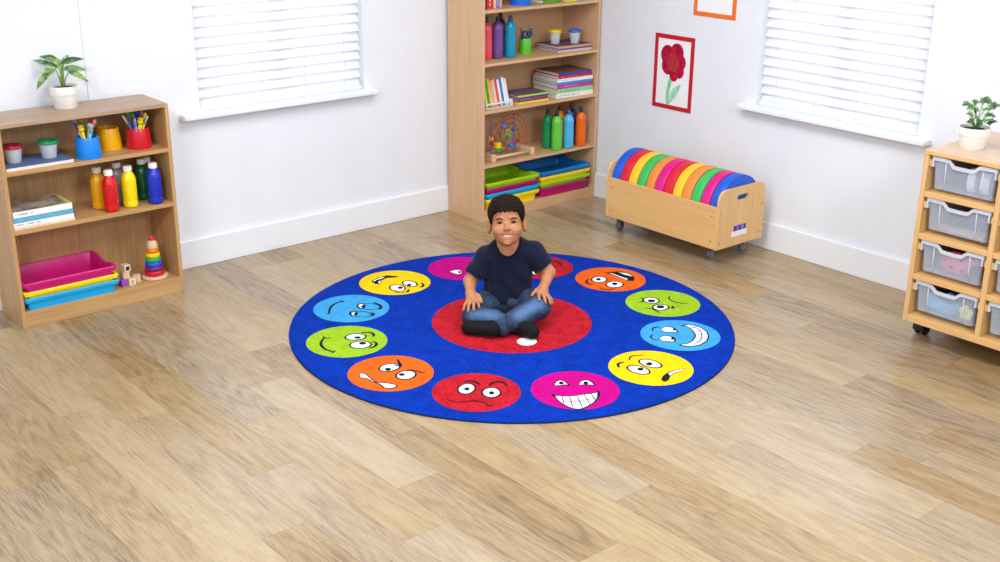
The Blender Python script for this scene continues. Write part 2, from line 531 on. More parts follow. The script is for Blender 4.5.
# pictures on the right wall. local frame: x along -y of the room, y up, z out of the wall into the room
def on_right_wall(y, z): return Matrix(((0, 0, -1, 0), (-1, 0, 0, y), (0, 1, 0, z), (0, 0, 0, 1)))
def picture(name, label, yl, yr, z0, z1, bw, colr, paint):
    w, h = yl - yr, z1 - z0
    root = thing(name, label, 'picture', (0, (yl + yr) / 2, z0))
    M = T(0, -(yl + yr) / 2, -z0) @ on_right_wall(yl, z0)
    fr = MB()
    plate_with_holes(fr, [(0, 0), (w, 0), (w, h), (0, h)], [[(bw, bw), (w - bw, bw), (w - bw, h - bw), (bw, h - bw)]], 0.004, 0, M)
    fr.build('border', colr, root)
    pp = MB(); pp.box(0.002, w - 0.002, 0.002, h - 0.002, 0.0005, 0.0022, 0, M)
    pp.build('paper', M_PAPER, root)
    paint(root, M, w, h)
    return root
def wash(name, col, dark):
    m_ = plain(name, col, 0.8, 0.2, 0.0, 25)
    nt_ = m_.node_tree
    rp_ = [n for n in nt_.nodes if n.type == 'VALTORGB'][0]
    rp_.color_ramp.elements[0].color = dark; rp_.color_ramp.elements[1].color = col
    rp_.color_ramp.elements[0].position = 0.35; rp_.color_ramp.elements[1].position = 0.6
    return m_
M_PETAL = wash('crimson_paint', rgb(196, 22, 66), rgb(150, 12, 48))
M_CORE = wash('rust_paint', rgb(186, 58, 60), rgb(168, 36, 56))
M_STEM = wash('green_paint', rgb(120, 214, 160), rgb(160, 226, 190))
M_LEAFP = wash('pale_green_paint', rgb(160, 222, 190), rgb(196, 234, 214))
M_LEAFEDGE = wash('leaf_edge_paint', rgb(120, 180, 150), rgb(140, 200, 170))
def circ(cx, cy, r, n=20, sq=1.0): return [(cx + r * math.cos(2 * PI * i / n), cy + sq * r * math.sin(2 * PI * i / n)) for i in range(n)]
def paint_flower(root, M, w, h):
    st = MB()
    L = [(0.130, 0.175), (0.122, 0.14), (0.114, 0.10), (0.112, 0.06), (0.118, 0.028)]
    for (a, b_) in zip(L[:-1], L[1:]):
        st.prism([(a[0] - 0.012, a[1]), (a[0] + 0.012, a[1]), (b_[0] + 0.013, b_[1] - 0.002), (b_[0] - 0.013, b_[1] - 0.002)], 0.0023, 0.0026, 0, M)
    st.build('painted_stem', M_STEM, root)
    lf = MB()
    leaf = [(0.128, 0.034), (0.150, 0.046), (0.175, 0.075), (0.196, 0.112), (0.208, 0.150), (0.180, 0.142), (0.150, 0.120), (0.132, 0.088), (0.126, 0.058)]
    lf.prism(leaf, 0.0023, 0.0027, 0, M)
    lf.prism([(0.120 + 0, 0.030), (0.124, 0.030), (0.209, 0.152), (0.205, 0.154)], 0.0027, 0.0029, 1, M)
    lf.build('painted_leaf', [M_LEAFP, M_LEAFEDGE], root)
    fl_ = MB()
    fl_.prism([(0.118, 0.205), (0.136, 0.208), (0.140, 0.176), (0.124, 0.178)], 0.0027, 0.0029, 1, M)
    for k, (cx, cy, r) in enumerate([(0.098, 0.306, 0.050), (0.166, 0.322, 0.050), (0.194, 0.272, 0.042), (0.190, 0.222, 0.036), (0.152, 0.196, 0.032), (0.106, 0.246, 0.047)]):
        fl_.prism(circ(cx, cy, r, 20, 1.1), 0.0023, 0.0030 + 0.00012 * k, 0, M)
    fl_.prism(circ(0.142, 0.268, 0.044, 20, 1.2), 0.0023, 0.0040, 2, M)
    fl_.build('painted_flower', [M_PETAL, wash('dark_sepal', rgb(70, 60, 50), rgb(90, 80, 60)), M_CORE], root)
picture('flower_picture', 'child painting of a crimson flower with a red border on the right wall', -0.773, -1.065, 0.641, 1.060, 0.024, matte(196, 24, 44), paint_flower)
def paint_partial(root, M, w, h):
    st = MB()
    st.prism([(0.108, 0.100), (0.116, 0.100), (0.120, 0.16), (0.112, 0.24), (0.104, 0.24), (0.106, 0.16)], 0.0023, 0.0027, 0, M)
    st.build('painted_stem', matte(52, 52, 56), root)
picture('orange_bordered_picture', 'picture with an orange border above the window level, cut by the top edge', -1.042, -1.333, 1.186, 1.605, 0.024, matte(238, 118, 34), paint_partial)
# ================================================================== FURNITURE
def bookcase(name, label, x0, x1, yf, yb, h, shelves, zb, t, mx, mz, mtop, mback, edge_round=0.0015):
    root = thing(name, label, 'bookcase', ((x0 + x1) / 2, (yf + yb) / 2, 0))
    ox, oy = (x0 + x1) / 2, (yf + yb) / 2
    def part(nm, a, b_, c, d, e, f_, mat_):
        m_ = MB(); m_.box(a - ox, b_ - ox, c - oy, d - oy, e, f_)
        return m_.build(nm, mat_, root, bevel=edge_round)
    part('side_panel', x0, x0 + t, yf, yb, 0, h - 0.0005, mz)
    part('side_panel', x1 - t, x1, yf, yb, 0, h - 0.0005, mz)
    part('top_panel', x0 + t, x1 - t, yf, yb, h - t, h, mtop)
    part('back_panel', x0 + t, x1 - t, yb - 0.006, yb, 0.0, h - t, mback)
    part('base_panel', x0 + t, x1 - t, yf + 0.004, yb - 0.006, zb - t, zb, mx)
    part('plinth', x0 + t, x1 - t, yf, yf + 0.015, 0, zb + 0.001, mx)
    for z in shelves:
        part('shelf', x0 + t, x1 - t, yf + 0.001, yb - 0.006, z - t, z, mx)
    return root
LB = dict(x0=-3.533, x1=-2.760, yf=-0.304, yb=-0.026)
bookcase('low_bookcase', 'low oak open bookcase with two shelves standing against the back wall on the left', LB['x0'], LB['x1'], LB['yf'], LB['yb'], 0.922, (0.451, 0.713), 0.078, 0.018, M_OAKX, M_OAKZ, M_OAKTOP, M_OAKBACK)
TB = dict(x0=-0.922, x1=-0.019, yf=-0.342, yb=-0.026)
bookcase('tall_bookcase', 'tall beech bookcase in the corner behind the seated child', TB['x0'], TB['x1'], TB['yf'], TB['yb'], 1.62, (0.333, 0.646, 0.912, 1.203, 1.42), 0.062, 0.016, M_BEECHX, M_BEECHZ, M_BEECHX, M_BEECHX)

# ---------------- cushion trolley
def caster(root, x, y, z, mats, r=0.03, name='caster', ang=0.0):
    cz = r - z
    fk = MB()
    fk.box(x - 0.022, x + 0.022, y - 0.022, y + 0.022, -0.004, 0.0)
    fk.lathe([(0, -0.012), (0.012, -0.012), (0.012, -0.003), (0, -0.003)], 12, 0, T(x, y, 0))
    for s in (-1, 1):
        fk.prism([(-0.012, 0), (0.012, 0), (0.010, cz - 0.008), (-0.010, cz - 0.008)], 0, 0.002, 0, T(x, y + s * 0.014 - 0.001, -0.010) @ RX(PI / 2) @ T(0, 0, -0.001))
    c = fk.build(name, mats[0], root, (0, 0, z), bevel=0.0008)
    wh = MB()
    prof = [(0, -0.0105), (0.008, -0.0105), (r * 0.55, -0.010), (r * 0.6, -0.007), (r * 0.72, -0.007), (r * 0.8, -0.0105), (r * 0.96, -0.009), (r, -0.004), (r, 0.004), (r * 0.96, 0.009), (r * 0.8, 0.0105), (r * 0.72, 0.007), (r * 0.6, 0.007), (r * 0.55, 0.010), (0.008, 0.0105), (0, 0.0105)]
    wh.lathe(prof, 24, 0, T(x, y, cz) @ RX(PI / 2), mats=[1] * 4 + [0] * 7 + [1] * 4)
    wh.build('wheel', [mats[1], mats[2]], c)
    return c
M_SCREW = plain('dark_screw', rgb(110, 84, 60), 0.4)
M_HUB = plain('pale_wheel_hub', rgb(150, 158, 170), 0.4)
def trolley():
    x0, x1, y0, y1 = -0.474, -0.103, -1.700, -0.893
    zb, zf, ze = 0.092, 0.318, 0.405
    cx, cy = (x0 + x1) / 2, (y0 + y1) / 2
    root = thing('cushion_trolley', 'maple cushion trolley on four casters holding round cushions by the right wall', 'trolley', (cx, cy, 0))
    t = 0.016
    def bx(nm, a, b_, c, d, e, f_, mat_):
        m_ = MB(); m_.box(a - cx, b_ - cx, c - cy, d - cy, e, f_)
        return m_.build(nm, mat_, root, bevel=0.002)
    bx('base_panel', x0 + t, x1 - t, y0 + t, y1 - t, zb + 0.012, zb + 0.028, M_MAPLEY)
    fp = bx('front_panel', x0, x0 + t, y0 + t, y1 - t, zb, zf, M_MAPLEY)
    bx('back_panel', x1 - t, x1, y0 + t, y1 - t, zb, zf, M_MAPLEY)
    w, h, r = x1 - x0, ze - zb, 0.055
    outer = [(-w / 2, 0), (w / 2, 0)]
    outer += [(w / 2 - r + r * math.cos(a), h - r + r * math.sin(a)) for a in [PI / 2 * i / 8 for i in range(9)]]
    outer += [(-w / 2 + r - r * math.sin(a), h - r + r * math.cos(a)) for a in [PI / 2 * i / 8 for i in range(9)]]
    hw, hr, hz = 0.030, 0.014, h - 0.055
    hole = [(hw + hr * math.cos(a), hz + hr * math.sin(a)) for a in [-PI / 2 + PI * i / 8 for i in range(9)]] + [(-hw + hr * math.cos(a), hz + hr * math.sin(a)) for a in [PI / 2 + PI * i / 8 for i in range(9)]]
    for yy in (y0, y1 - t):
        m_ = MB()
        plate_with_holes(m_, outer, [hole], t, 0, T(0, yy - cy + t, zb) @ RX(PI / 2))
        ep = m_.build('end_panel', M_MAPLEZ, root, bevel=0.002)
        if yy == y0:
            for sx in (-w / 2 + 0.018, w / 2 - 0.018):
                for sz in (0.035, h - 0.12):
                    sc = MB(); sc.lathe([(0, 0), (0.004, 0), (0.004, 0.0015), (0, 0.0015)], 10, 0, T(sx, y0 - cy, zb + sz) @ RX(PI / 2))
                    sc.build('screw', M_SCREW, ep)
    for sy in (y0 + 0.045, y1 - 0.045):
        for sz in (zb + 0.04, zf - 0.05):
            sc = MB(); sc.lathe([(0, 0), (0.004, 0), (0.004, 0.0015), (0, 0.0015)], 10, 0, T(x0 - cx, sy - cy, sz) @ RY(-PI / 2))
            sc.build('screw', M_SCREW, fp)
    # maker's sticker: a row of violet blocks over a white strip
    st = MB(); fy = y0 - cy
    def quad(a, b_, c, d, m_, lift):
        st.box(a - cx, b_ - cx, fy - lift, fy + 0.0005, c, d, m_)
    quad(-0.362, -0.236, 0.142, 0.170, 0, 0.0006)
    quad(-0.346, -0.248, 0.171, 0.200, 1, 0.0006)
    quad(-0.345, -0.322, 0.173, 0.198, 2, 0.0010)
    quad(-0.305, -0.288, 0.173, 0.198, 2, 0.0010)
    quad(-0.266, -0.250, 0.176, 0.199, 3, 0.0010)
    for sx in (-0.318, -0.282, -0.272):
        quad(sx, sx + 0.006, 0.178, 0.194, 4, 0.0010)
    st.build('sticker', [M_PAPER, matte(96, 88, 214), matte(126, 40, 160), matte(40, 40, 150), matte(170, 170, 240)], root)
    for (px, py) in ((x0 + 0.095, y0 + 0.110), (x0 + 0.085, y1 - 0.035), (x1 - 0.045, y0 + 0.085), (x1 - 0.045, y1 - 0.06)):
        caster(root, px - cx, py - cy, zb + 0.012, [M_METAL, M_GREY, M_HUB], 0.027)
    return root
trolley()

# ---------------- round cushions standing on edge in the trolley
CW, CR = 0.0632, 0.1685
def cushion(y, col, label):
    root = thing('round_cushion', label, 'cushion', (-0.2885, y, 0.1235 + CR), None, 'round cushions in the trolley')
    M = RX(PI / 2)
    h = CW / 2 - 0.0008
    prof = [(0, -h * 0.93), (CR * 0.6, -h * 0.95), (CR * 0.90, -h * 0.97), (CR * 0.965, -h * 0.90), (CR * 0.990, -h * 0.70), (CR, -h * 0.3), (CR, h * 0.3), (CR * 0.990, h * 0.70), (CR * 0.965, h * 0.90), (CR * 0.90, h * 0.97), (CR * 0.6, h * 0.95), (0, h * 0.93)]
    m_ = MB(); m_.lathe(prof, 64, 0, M)
    vin = plain('vinyl_%d_%d_%d' % col, rgb(*col), 0.42, 0.45, 0.05, 14, 0.002)
    m_.build('pad', vin, root)
    for s in (-1, 1):
        pm = MB()
        pm.tube([((CR - 0.004) * math.cos(2 * PI * i / 64), s * h * 0.86, (CR - 0.004) * math.sin(2 * PI * i / 64)) for i in range(64)], 0.0030, 6, 0, None, True)
        pm.build('piping', vin, root)
    return root
BLU, RED, YEL, GRN, ORG, MAG = (18, 92, 214), (222, 26, 52), (246, 200, 40), (58, 190, 92), (232, 140, 62), (222, 10, 134)
seq = [(BLU, 'blue round cushion at the far left end of the trolley, beside the bookcase'),
       (RED, 'red round cushion between the far blue and yellow cushions'),
       (YEL, 'yellow round cushion between the red and green cushions nearest the bookcase'),
       (GRN, 'green round cushion between the yellow and orange cushions nearest the bookcase'),
       (ORG, 'orange round cushion between the green and magenta cushions'),
       (MAG, 'magenta round cushion between the orange and red cushions'),
       (RED, 'red round cushion in the middle between magenta and yellow cushions'),
       (YEL, 'yellow round cushion between the middle red and an orange cushion'),
       (ORG, 'orange round cushion between the yellow and green cushions, nearer the handle end'),
       (GRN, 'green round cushion between the orange and magenta cushions, nearer the handle end'),
       (MAG, 'magenta round cushion next to the blue cushion at the handle end'),
       (BLU, 'blue round cushion behind the end panel with the handle slot')]
for i, (c_, l_) in enumerate(seq):
    cushion(-0.909 - 0.0645 * (i + 0.5), c_, l_)

# ---------------- mobile tray cabinet on the right
xf, xb = -0.583, -0.030
CY0 = -2.846
colw, dv = 0.312, 0.024
ncol = 3
CY1 = CY0 - 0.022 - ncol * colw - (ncol - 1) * dv - 0.022
def cabinet():
    cx, cy = (xf + xb) / 2, (CY0 + CY1) / 2
    root = thing('tray_cabinet', 'beech storage cabinet full of clear trays, on black casters at the right edge', 'cabinet', (cx, cy, 0))
    def bx(nm, a, b_, c, d, e, f_, mat_):
        m_ = MB(); m_.box(a - cx, b_ - cx, c - cy, d - cy, e, f_)
        return m_.build(nm, mat_, root, bevel=0.0025)
    bx('side_panel', xf, xb, CY0 - 0.022, CY0, 0.098, 0.846, M_CABZ)
    bx('side_panel', xf, xb, CY1, CY1 + 0.022, 0.098, 0.846, M_CABZ)
    tp = MB(); tp.box(xf - cx, xb - cx, CY1 - cy, CY0 - cy, 0.8465, 0.864, 0)
    tp.box(xf - cx - 0.002, xf - cx, CY1 - cy, CY0 - cy, 0.8465, 0.864, 1)
    tp.build('top_panel', [M_CABTOP, M_CABY], root, bevel=0.001)
    bx('base_panel', xf, xb, CY1 + 0.022, CY0 - 0.022, 0.098, 0.130, M_CABY)
    bx('back_panel', xb - 0.008, xb, CY1 + 0.022, CY0 - 0.022, 0.130, 0.846, M_CABY)
    for k in range(1, ncol):
        y = CY0 - 0.022 - k * colw - (k - 1) * dv
        bx('divider', xf, xb - 0.008, y - dv, y, 0.130, 0.846, M_CABZ)
    for k in range(ncol):
        y = CY0 - 0.022 - k * (colw + dv)
        for (za, zb_) in ((0.295, 0.320), (0.478, 0.503), (0.665, 0.689)):
            bx('shelf', xf, xb - 0.008, y - colw, y, za, zb_, M_CABY)
        for zt in (0.295, 0.478, 0.665, 0.846):
            for yy in (y - 0.010, y - colw):
                rn = MB(); rn.box(xf + 0.012 - cx, xb - 0.05 - cx, yy - cy, yy + 0.010 - cy, zt - 0.050, zt - 0.022, 0)
                rn.build('tray_runner', M_PLYEDGE, root, bevel=0.001)
    for (px, py) in ((xf + 0.145, CY0 - 0.022), (xf + 0.145, CY1 + 0.022), (xb - 0.08, CY0 - 0.055), (xb - 0.08, CY1 + 0.055)):
        c = MB()
        c.box(px - 0.025 - cx, px + 0.025 - cx, py - 0.025 - cy, py + 0.025 - cy, 0.092, 0.098)
        c.lathe([(0, 0.055), (0.012, 0.055), (0.012, 0.093), (0, 0.093)], 12, 0, T(px - cx, py - cy, 0))
        c.prism([(-0.041, -0.012), (-0.041, 0.006), (-0.035, 0.024), (-0.018, 0.039), (0.002, 0.042), (0.022, 0.037), (0.037, 0.022), (0.042, 0.004), (0.042, -0.006)], -0.026, 0.026, 0, T(px - cx, py - cy, 0.038) @ RX(PI / 2))
        cc = c.build('caster', M_BLACK, root, bevel=0.002)
        wh = MB()
        for s in (-1, 1):
            wh.lathe([(0, -0.009), (0.022, -0.009), (0.034, -0.007), (0.037, -0.003), (0.037, 0.003), (0.034, 0.007), (0.022, 0.009), (0, 0.009)], 24, 0, T(px - cx, py - cy + s * 0.017, 0.037) @ RX(PI / 2))
        wh.build('wheel', M_BLACK, cc)
    return root
cabinet()
M_CLEAR = translucent('clear_frosted_tray', (0.78, 0.86, 1.0, 1), 0.75, 0.2)
M_CLEARRIM = translucent('clear_tray_rim', (0.80, 0.85, 0.95, 1), 0.35, 0.2)
def clear_tray(label, yc, ztop):
    """frosted tray seen front-on; front face looks towards -x"""
    w, d, hgt = 0.292, 0.43, 0.138
    root = thing('storage_tray', label, 'tray', (xf + 0.006, yc, ztop - hgt), None, 'clear trays in the cabinet')
    M = Matrix(((0, 1, 0, 0), (-1, 0, 0, 0), (0, 0, 1, 0), (0, 0, 0, 1)))   # local x -> -y (to the right seen from the front), local y -> +x (depth)
    def loop(ww, dd, y0, z, r, dip=0.0):
        out = []
        for (a, b_) in rounded_rect(ww, dd, r, 12, 3):
            zz = z
            if dip and b_ < -dd / 2 + 0.012:
                k = abs(a) / (ww / 2)
                s = 1.0 if k < 0.30 else max(0.0, (0.48 - k) / 0.18)
                zz -= dip * s
            out.append((a, b_ + y0, zz))
        return out
    yo = d / 2
    tp = hgt - 0.016
    L = [loop(w - 0.026, d - 0.030, yo + 0.002, 0.0, 0.014), loop(w - 0.018, d - 0.014, yo + 0.001, tp, 0.012, 0.024), loop(w - 0.022, d - 0.018, yo + 0.001, tp, 0.011, 0.024), loop(w - 0.030, d - 0.034, yo + 0.002, 0.002, 0.013)]
    n = len(L[0]); v = [p for l in L for p in l]; f = []
    for k in range(3):
        for i in range(n):
            j = (i + 1) % n; f.append((k * n + i, k * n + j, (k + 1) * n + j, (k + 1) * n + i))
    f.append(tuple(reversed(range(n)))); f.append(tuple(range(3 * n, 4 * n)))
    b_ = MB(); b_.add(v, f, 0, False, M); b_.build('tray_body', M_CLEAR, root)
    # rim with a dipped grip in front
    R = [loop(w - 0.018, d - 0.014, yo + 0.001, tp - 0.002, 0.012, 0.024), loop(w, d, yo, tp + 0.000, 0.010, 0.024), loop(w, d, yo, hgt, 0.010, 0.024), loop(w - 0.014, d - 0.010, yo, hgt, 0.010, 0.024), loop(w - 0.022, d - 0.018, yo + 0.001, tp, 0.011, 0.024)]
    v = [p for l in R for p in l]; f = []
    for k in range(4):
        for i in range(n):
            j = (i + 1) % n; f.append((k * n + i, k * n + j, (k + 1) * n + j, (k + 1) * n + i))
    b_ = MB(); b_.add(v, f, 0, False, M); b_.build('tray_rim', M_CLEARRIM, root)
    for sx in (-0.082, 0.082):
        rb = MB(); rb.tube([(sx, 0.0155, 0.003), (sx, 0.0075, tp - 0.004)], 0.0030, 6, 0, M); rb.build('rib', M_CLEARRIM, root)
    for sx in (-w / 2 + 0.008, w / 2 - 0.008):
        tb = MB(); tb.box(sx - 0.004, sx + 0.004, 0.0, 0.03, tp - 0.030, tp, 0, M); tb.build('corner_tab', M_CLEARRIM, root, bevel=0.001)
    return root
rows = (0.842, 0.663, 0.476, 0.293)
rown = ('top', 'second', 'third', 'bottom')
holds = ('holding white rolls', 'with wooden rods inside', 'with a pink toy', 'with a yellow flower toy')
trays = {}
for ci in range(2):
    yc = CY0 - 0.022 - ci * (colw + dv) - colw / 2
    for ri in range(4):
        if ci == 1 and ri == 0: continue
        lab = 'clear tray in the %s row of the cabinet, left column, %s' % (rown[ri], holds[ri]) if ci == 0 else 'clear tray cut by the right picture edge, %s row of the cabinet' % rown[ri]
        trays[(ci, ri)] = clear_tray(lab, yc, rows[ri])
ycA = CY0 - 0.022 - colw / 2
ycB = ycA - colw - dv
def zfl(ri): return rows[ri] - 0.138 + 0.003
# white rolls in the top tray
def roll(x, y, z, r, w, label, ry=0.0):
    m_ = MB(); m_.lathe([(r * 0.35, -w / 2), (r, -w / 2), (r, w / 2), (r * 0.35, w / 2), (r * 0.35, -w / 2)], 28)
    o = m_.build('paper_roll', M_WHITE, None, (x, y, z), (PI / 2, 0, ry), sharp=40)
    return tag(o, label, 'roll')
roll(xf + 0.085, ycA - 0.012, zfl(0) + 0.050, 0.050, 0.030, 'left of the two white rolls in the top clear tray', 0.2)
roll(xf + 0.085, ycA - 0.072, zfl(0) + 0.050, 0.050, 0.036, 'right of the two white rolls in the top clear tray', 0.2)
def cloth_lump(name, label, cat, x, y, z, sx, sy, sz, mat_, seed, amp=0.25):
    r_ = random.Random(seed); ph = [r_.random() * 6 for _ in range(6)]
    m_ = MB(); m_.ellipsoid((0, 0, 0), (1, 1, 1), 0, 28, 18)
    m_.v = [(px * sx * (1 + amp * 0.5 * math.sin(5 * pz + ph[0] + 3 * py)), py * sy * (1 + amp * 0.5 * math.sin(4 * px + ph[1])), (max(pz, -0.8) + 0.8) / 1.8 * sz * 2 * (0.72 + amp * math.sin(3.5 * px + ph[2]) * math.cos(3.1 * py + ph[3]))) for px, py, pz in m_.v]
    o = m_.build(name, mat_, None, (x, y, z))
    return tag(o, label, cat)
for k in range(3):
    m_ = MB(); m_.tube([(0, -0.11, 0), (0, 0.11, 0)], 0.0045, 8)
    tag(m_.build('wooden_rod', M_RAWWOOD, None, (xf + 0.045 + 0.03 * k, ycA, zfl(1) + 0.0052), (0, 0, 0.06 * (k - 1))), '%s thin wooden rod on the floor of the second clear tray' % ('frontmost', 'middle', 'rearmost')[k], 'rod', 'wooden rods in the second tray')
# pink spotted toy: rounded body with dark spots, standing in tray three
t_ = thing('spotted_toy', 'pink soft toy with black spots inside the third clear tray', 'toy', (xf + 0.075, ycA + 0.005, zfl(2)))
m_ = MB(); m_.ellipsoid((0, 0, 0.050), (0.035, 0.075, 0.049)); m_.ellipsoid((0, -0.075, 0.078), (0.022, 0.030, 0.022))
m_.build('body', matte(246, 84, 140), t_)
for k, (yy, zz) in enumerate(((0.040, 0.062), (0.005, 0.040), (-0.040, 0.030), (-0.030, 0.074), (0.02, 0.085))):
    m_ = MB(); q = max(0.0, 1 - (yy / 0.075) ** 2 - ((zz - 0.05) / 0.049) ** 2)
    m_.ellipsoid((-0.035 * math.sqrt(q) + 0.001, yy, zz), (0.004, 0.009, 0.009), 0, 12, 8)
    m_.build('spot', matte(40, 20, 40), t_)
cloth_lump('red_cloth', 'dark red cloth behind the pink toy in the third clear tray', 'cloth', xf + 0.19, ycA, zfl(2), 0.05, 0.10, 0.052, matte(180, 20, 44), 5)
cloth_lump('light_blue_cloth', 'light blue cloth heaped in the bottom clear tray', 'cloth', xf + 0.085, ycA + 0.035, zfl(3), 0.05, 0.075, 0.050, matte(110, 200, 240), 3)
cloth_lump('dark_blue_cloth', 'dark blue cloth at the back of the bottom clear tray', 'cloth', xf + 0.22, ycA + 0.01, zfl(3), 0.06, 0.10, 0.056, matte(20, 60, 120), 4)
t_ = thing('yellow_flower_toy', 'pale yellow flower toy on the right in the bottom clear tray', 'toy', (xf + 0.04, ycA - 0.085, zfl(3) + 0.042))
m_ = MB()
for k in range(5):
    a = 2 * PI * k / 5 + 0.3
    m_.ellipsoid((0, 0.020 * math.cos(a), 0.020 * math.sin(a)), (0.006, 0.015, 0.015), 0, 12, 8)
m_.build('petals', matte(244, 240, 140), t_)
m_ = MB(); m_.ellipsoid((-0.005, 0, 0), (0.006, 0.009, 0.009), 0, 12, 8); m_.build('centre', matte(236, 226, 120), t_)
m_ = MB(); m_.tube([(0.0, 0, -0.030), (0.002, 0, -0.0415)], 0.004, 8); m_.build('stalk', matte(200, 220, 120), t_)
cloth_lump('green_cloth', 'pale green cloth in the bottom clear tray at the right edge', 'cloth', xf + 0.10, ycB + 0.010, zfl(3), 0.05, 0.08, 0.046, matte(150, 220, 150), 8)
cloth_lump('salmon_cloth', 'salmon cloth in the third clear tray at the right edge', 'cloth', xf + 0.11, ycB + 0.02, zfl(2), 0.05, 0.09, 0.040, matte(236, 170, 160), 9)

# ================================================================== POTTED PLANTS
M_POT = plain('off_white_ceramic', rgb(240, 238, 234), 0.35, 0.5, 0.015, 20)
M_SOIL = plain('dark_soil', rgb(66, 56, 46), 0.95, 0.1, 0.3, 120, 0.003)
def pot(root, r, h, rimh):
    m_ = MB()
    m_.lathe([(0, 0), (r * 0.74, 0), (r * 0.78, 0.003), (r * 0.91, h - rimh), (r * 0.985, h - rimh + 0.001), (r, h - 0.003), (r * 0.985, h), (r * 0.92, h), (r * 0.90, h - 0.012), (0, h - 0.012)], 40)
    m_.build('pot', M_POT, root, sharp=35)
    m_ = MB(); m_.lathe([(r * 0.895, h - 0.0118), (r * 0.5, h - 0.008), (0, h - 0.006)], 24); m_.build('soil', M_SOIL, root)
def leaf_mat(name, dark, lightc, scale):
    m, nt, b = new_mat(name)
    tc_ = N(nt, 'ShaderNodeTexCoord'); v_ = N(nt, 'ShaderNodeTexVoronoi'); v_.inputs['Scale'].default_value = scale
    nt.links.new(tc_.outputs['Object'], v_.inputs['Vector'])
    n_ = N(nt, 'ShaderNodeTexNoise'); n_.inputs['Scale'].default_value = scale * 0.7; n_.inputs['Detail'].default_value = 4
    nt.links.new(tc_.outputs['Object'], n_.inputs['Vector'])
    r_ = N(nt, 'ShaderNodeValToRGB'); r_.color_ramp.elements[0].position = 0.38; r_.color_ramp.elements[1].position = 0.58
    r_.color_ramp.elements[0].color = dark; r_.color_ramp.elements[1].color = lightc
    nt.links.new(n_.outputs['Fac'], r_.inputs['Fac']); nt.links.new(r_.outputs[0], b.inputs['Base Color'])
    b.inputs['Roughness'].default_value = 0.35
    return m
M_DLEAF = leaf_mat('variegated_leaf', rgb(50, 100, 46), rgb(164, 196, 116), 50)
M_DLEAF2 = leaf_mat('dark_leaf', rgb(38, 84, 48), rgb(120, 164, 102), 48)
M_STALK = plain('pale_green_stalk', rgb(150, 180, 96), 0.45)
CR_ = Vector((0.7645, -0.6446, 0)); CF_ = Vector((-0.6470, -0.7625, 0)); UPV = Vector((0, 0, 1))
def blade(p0, p1, w, bend, up, cup=0.25, n=12):
    """leaf blade from p0 to p1, arched by bend along up"""
    p0, p1 = Vector(p0), Vector(p1)
    ax = (p1 - p0); L = ax.length; ax.normalize()
    sd = ax.cross(up).normalized(); nm = sd.cross(ax).normalized()
    v, f = [], []
    for i in range(n + 1):
        s = i / n
        ww = w * (math.sin(PI * min(1, s ** 0.75)) ** 0.85) * 0.5 + 0.0006
        c = p0 + ax * L * s + nm * bend * math.sin(PI * s)
        for k in range(5):
            q = (k - 2) / 2
            v.append(c + sd * ww * q + nm * (cup * ww * abs(q) ** 1.5 + 0.0015 * math.sin(9 * s + q)))
    o = len(v)
    v += [p - nm * 0.0008 for p in v]
    for i in range(n):
        for k in range(4):
            a = i * 5 + k
            f.append((a, a + 1, a + 6, a + 5)); f.append((o + a, o + a + 5, o + a + 6, o + a + 1))
    return v, f
def plant_one():
    root = thing('potted_plant', 'small leafy plant in an off-white pot on top of the low bookcase', 'plant', (-3.161, -0.117, 0.922))
    pot(root, 0.062, 0.100, 0.038)
    def P(a, b_, z): return CR_ * a + CF_ * b_ + UPV * z
    k = 1 / 215.0 / 8.03   # crop pixels to metres
    L = [  # base (da,z) tip (da,z) in crop px from the stem foot, depth base/tip, width, bend, mat
        ((-20, 130), (-232, 182), -0.01, -0.03, 0.030, 0.010, 1), ((-10, 140), (-130, 220), -0.02, -0.05, 0.034, 0.010, 0),
        ((-32, 128), (-175, -22), 0.02, 0.05, 0.046, 0.016, 0), ((-5, 165), (-200, 205), -0.03, -0.06, 0.028, 0.008, 1),
        ((0, 165), (168, 198), 0.0, -0.02, 0.042, 0.008, 1), ((22, 130), (208, 128), 0.02, 0.03, 0.040, 0.008, 1),
        ((66, 112), (228, 42), 0.02, 0.05, 0.034, 0.016, 0), ((-30, 150), (-110, 90), 0.03, 0.07, 0.034, 0.010, 0),
        ((8, 165), (30, 215), -0.02, -0.06, 0.030, 0.006, 0)]
    for (b0, t0, db, dt, w, bend, mi) in L:
        p0, p1 = P(b0[0] * k, db, 0.100 + b0[1] * k), P(t0[0] * k, dt, 0.100 + t0[1] * k)
        up = (UPV + CF_ * 0.9).normalized()
        v, f = blade(p0, p1, w * 0.82, bend, up)
        m_ = MB(); m_.add(v, f, 0, True); lf = m_.build('leaf', (M_DLEAF, M_DLEAF2)[mi], root)
        foot = P(random.uniform(-0.008, 0.008), random.uniform(-0.006, 0.006), 0.088)
        mid = foot.lerp(p0, 0.5) + UPV * 0.008
        m_ = MB(); m_.tube([foot, mid, p0, p0.lerp(p1, 0.25)], [0.0042, 0.0032, 0.0022, 0.001], 7)
        m_.build('leaf_stalk', M_STALK, lf)
plant_one()
M_IVY = leaf_mat('ivy_leaf', rgb(30, 74, 36), rgb(96, 140, 92), 60)
M_IVYL = leaf_mat('young_ivy_leaf', rgb(66, 124, 46), rgb(120, 168, 80), 60)
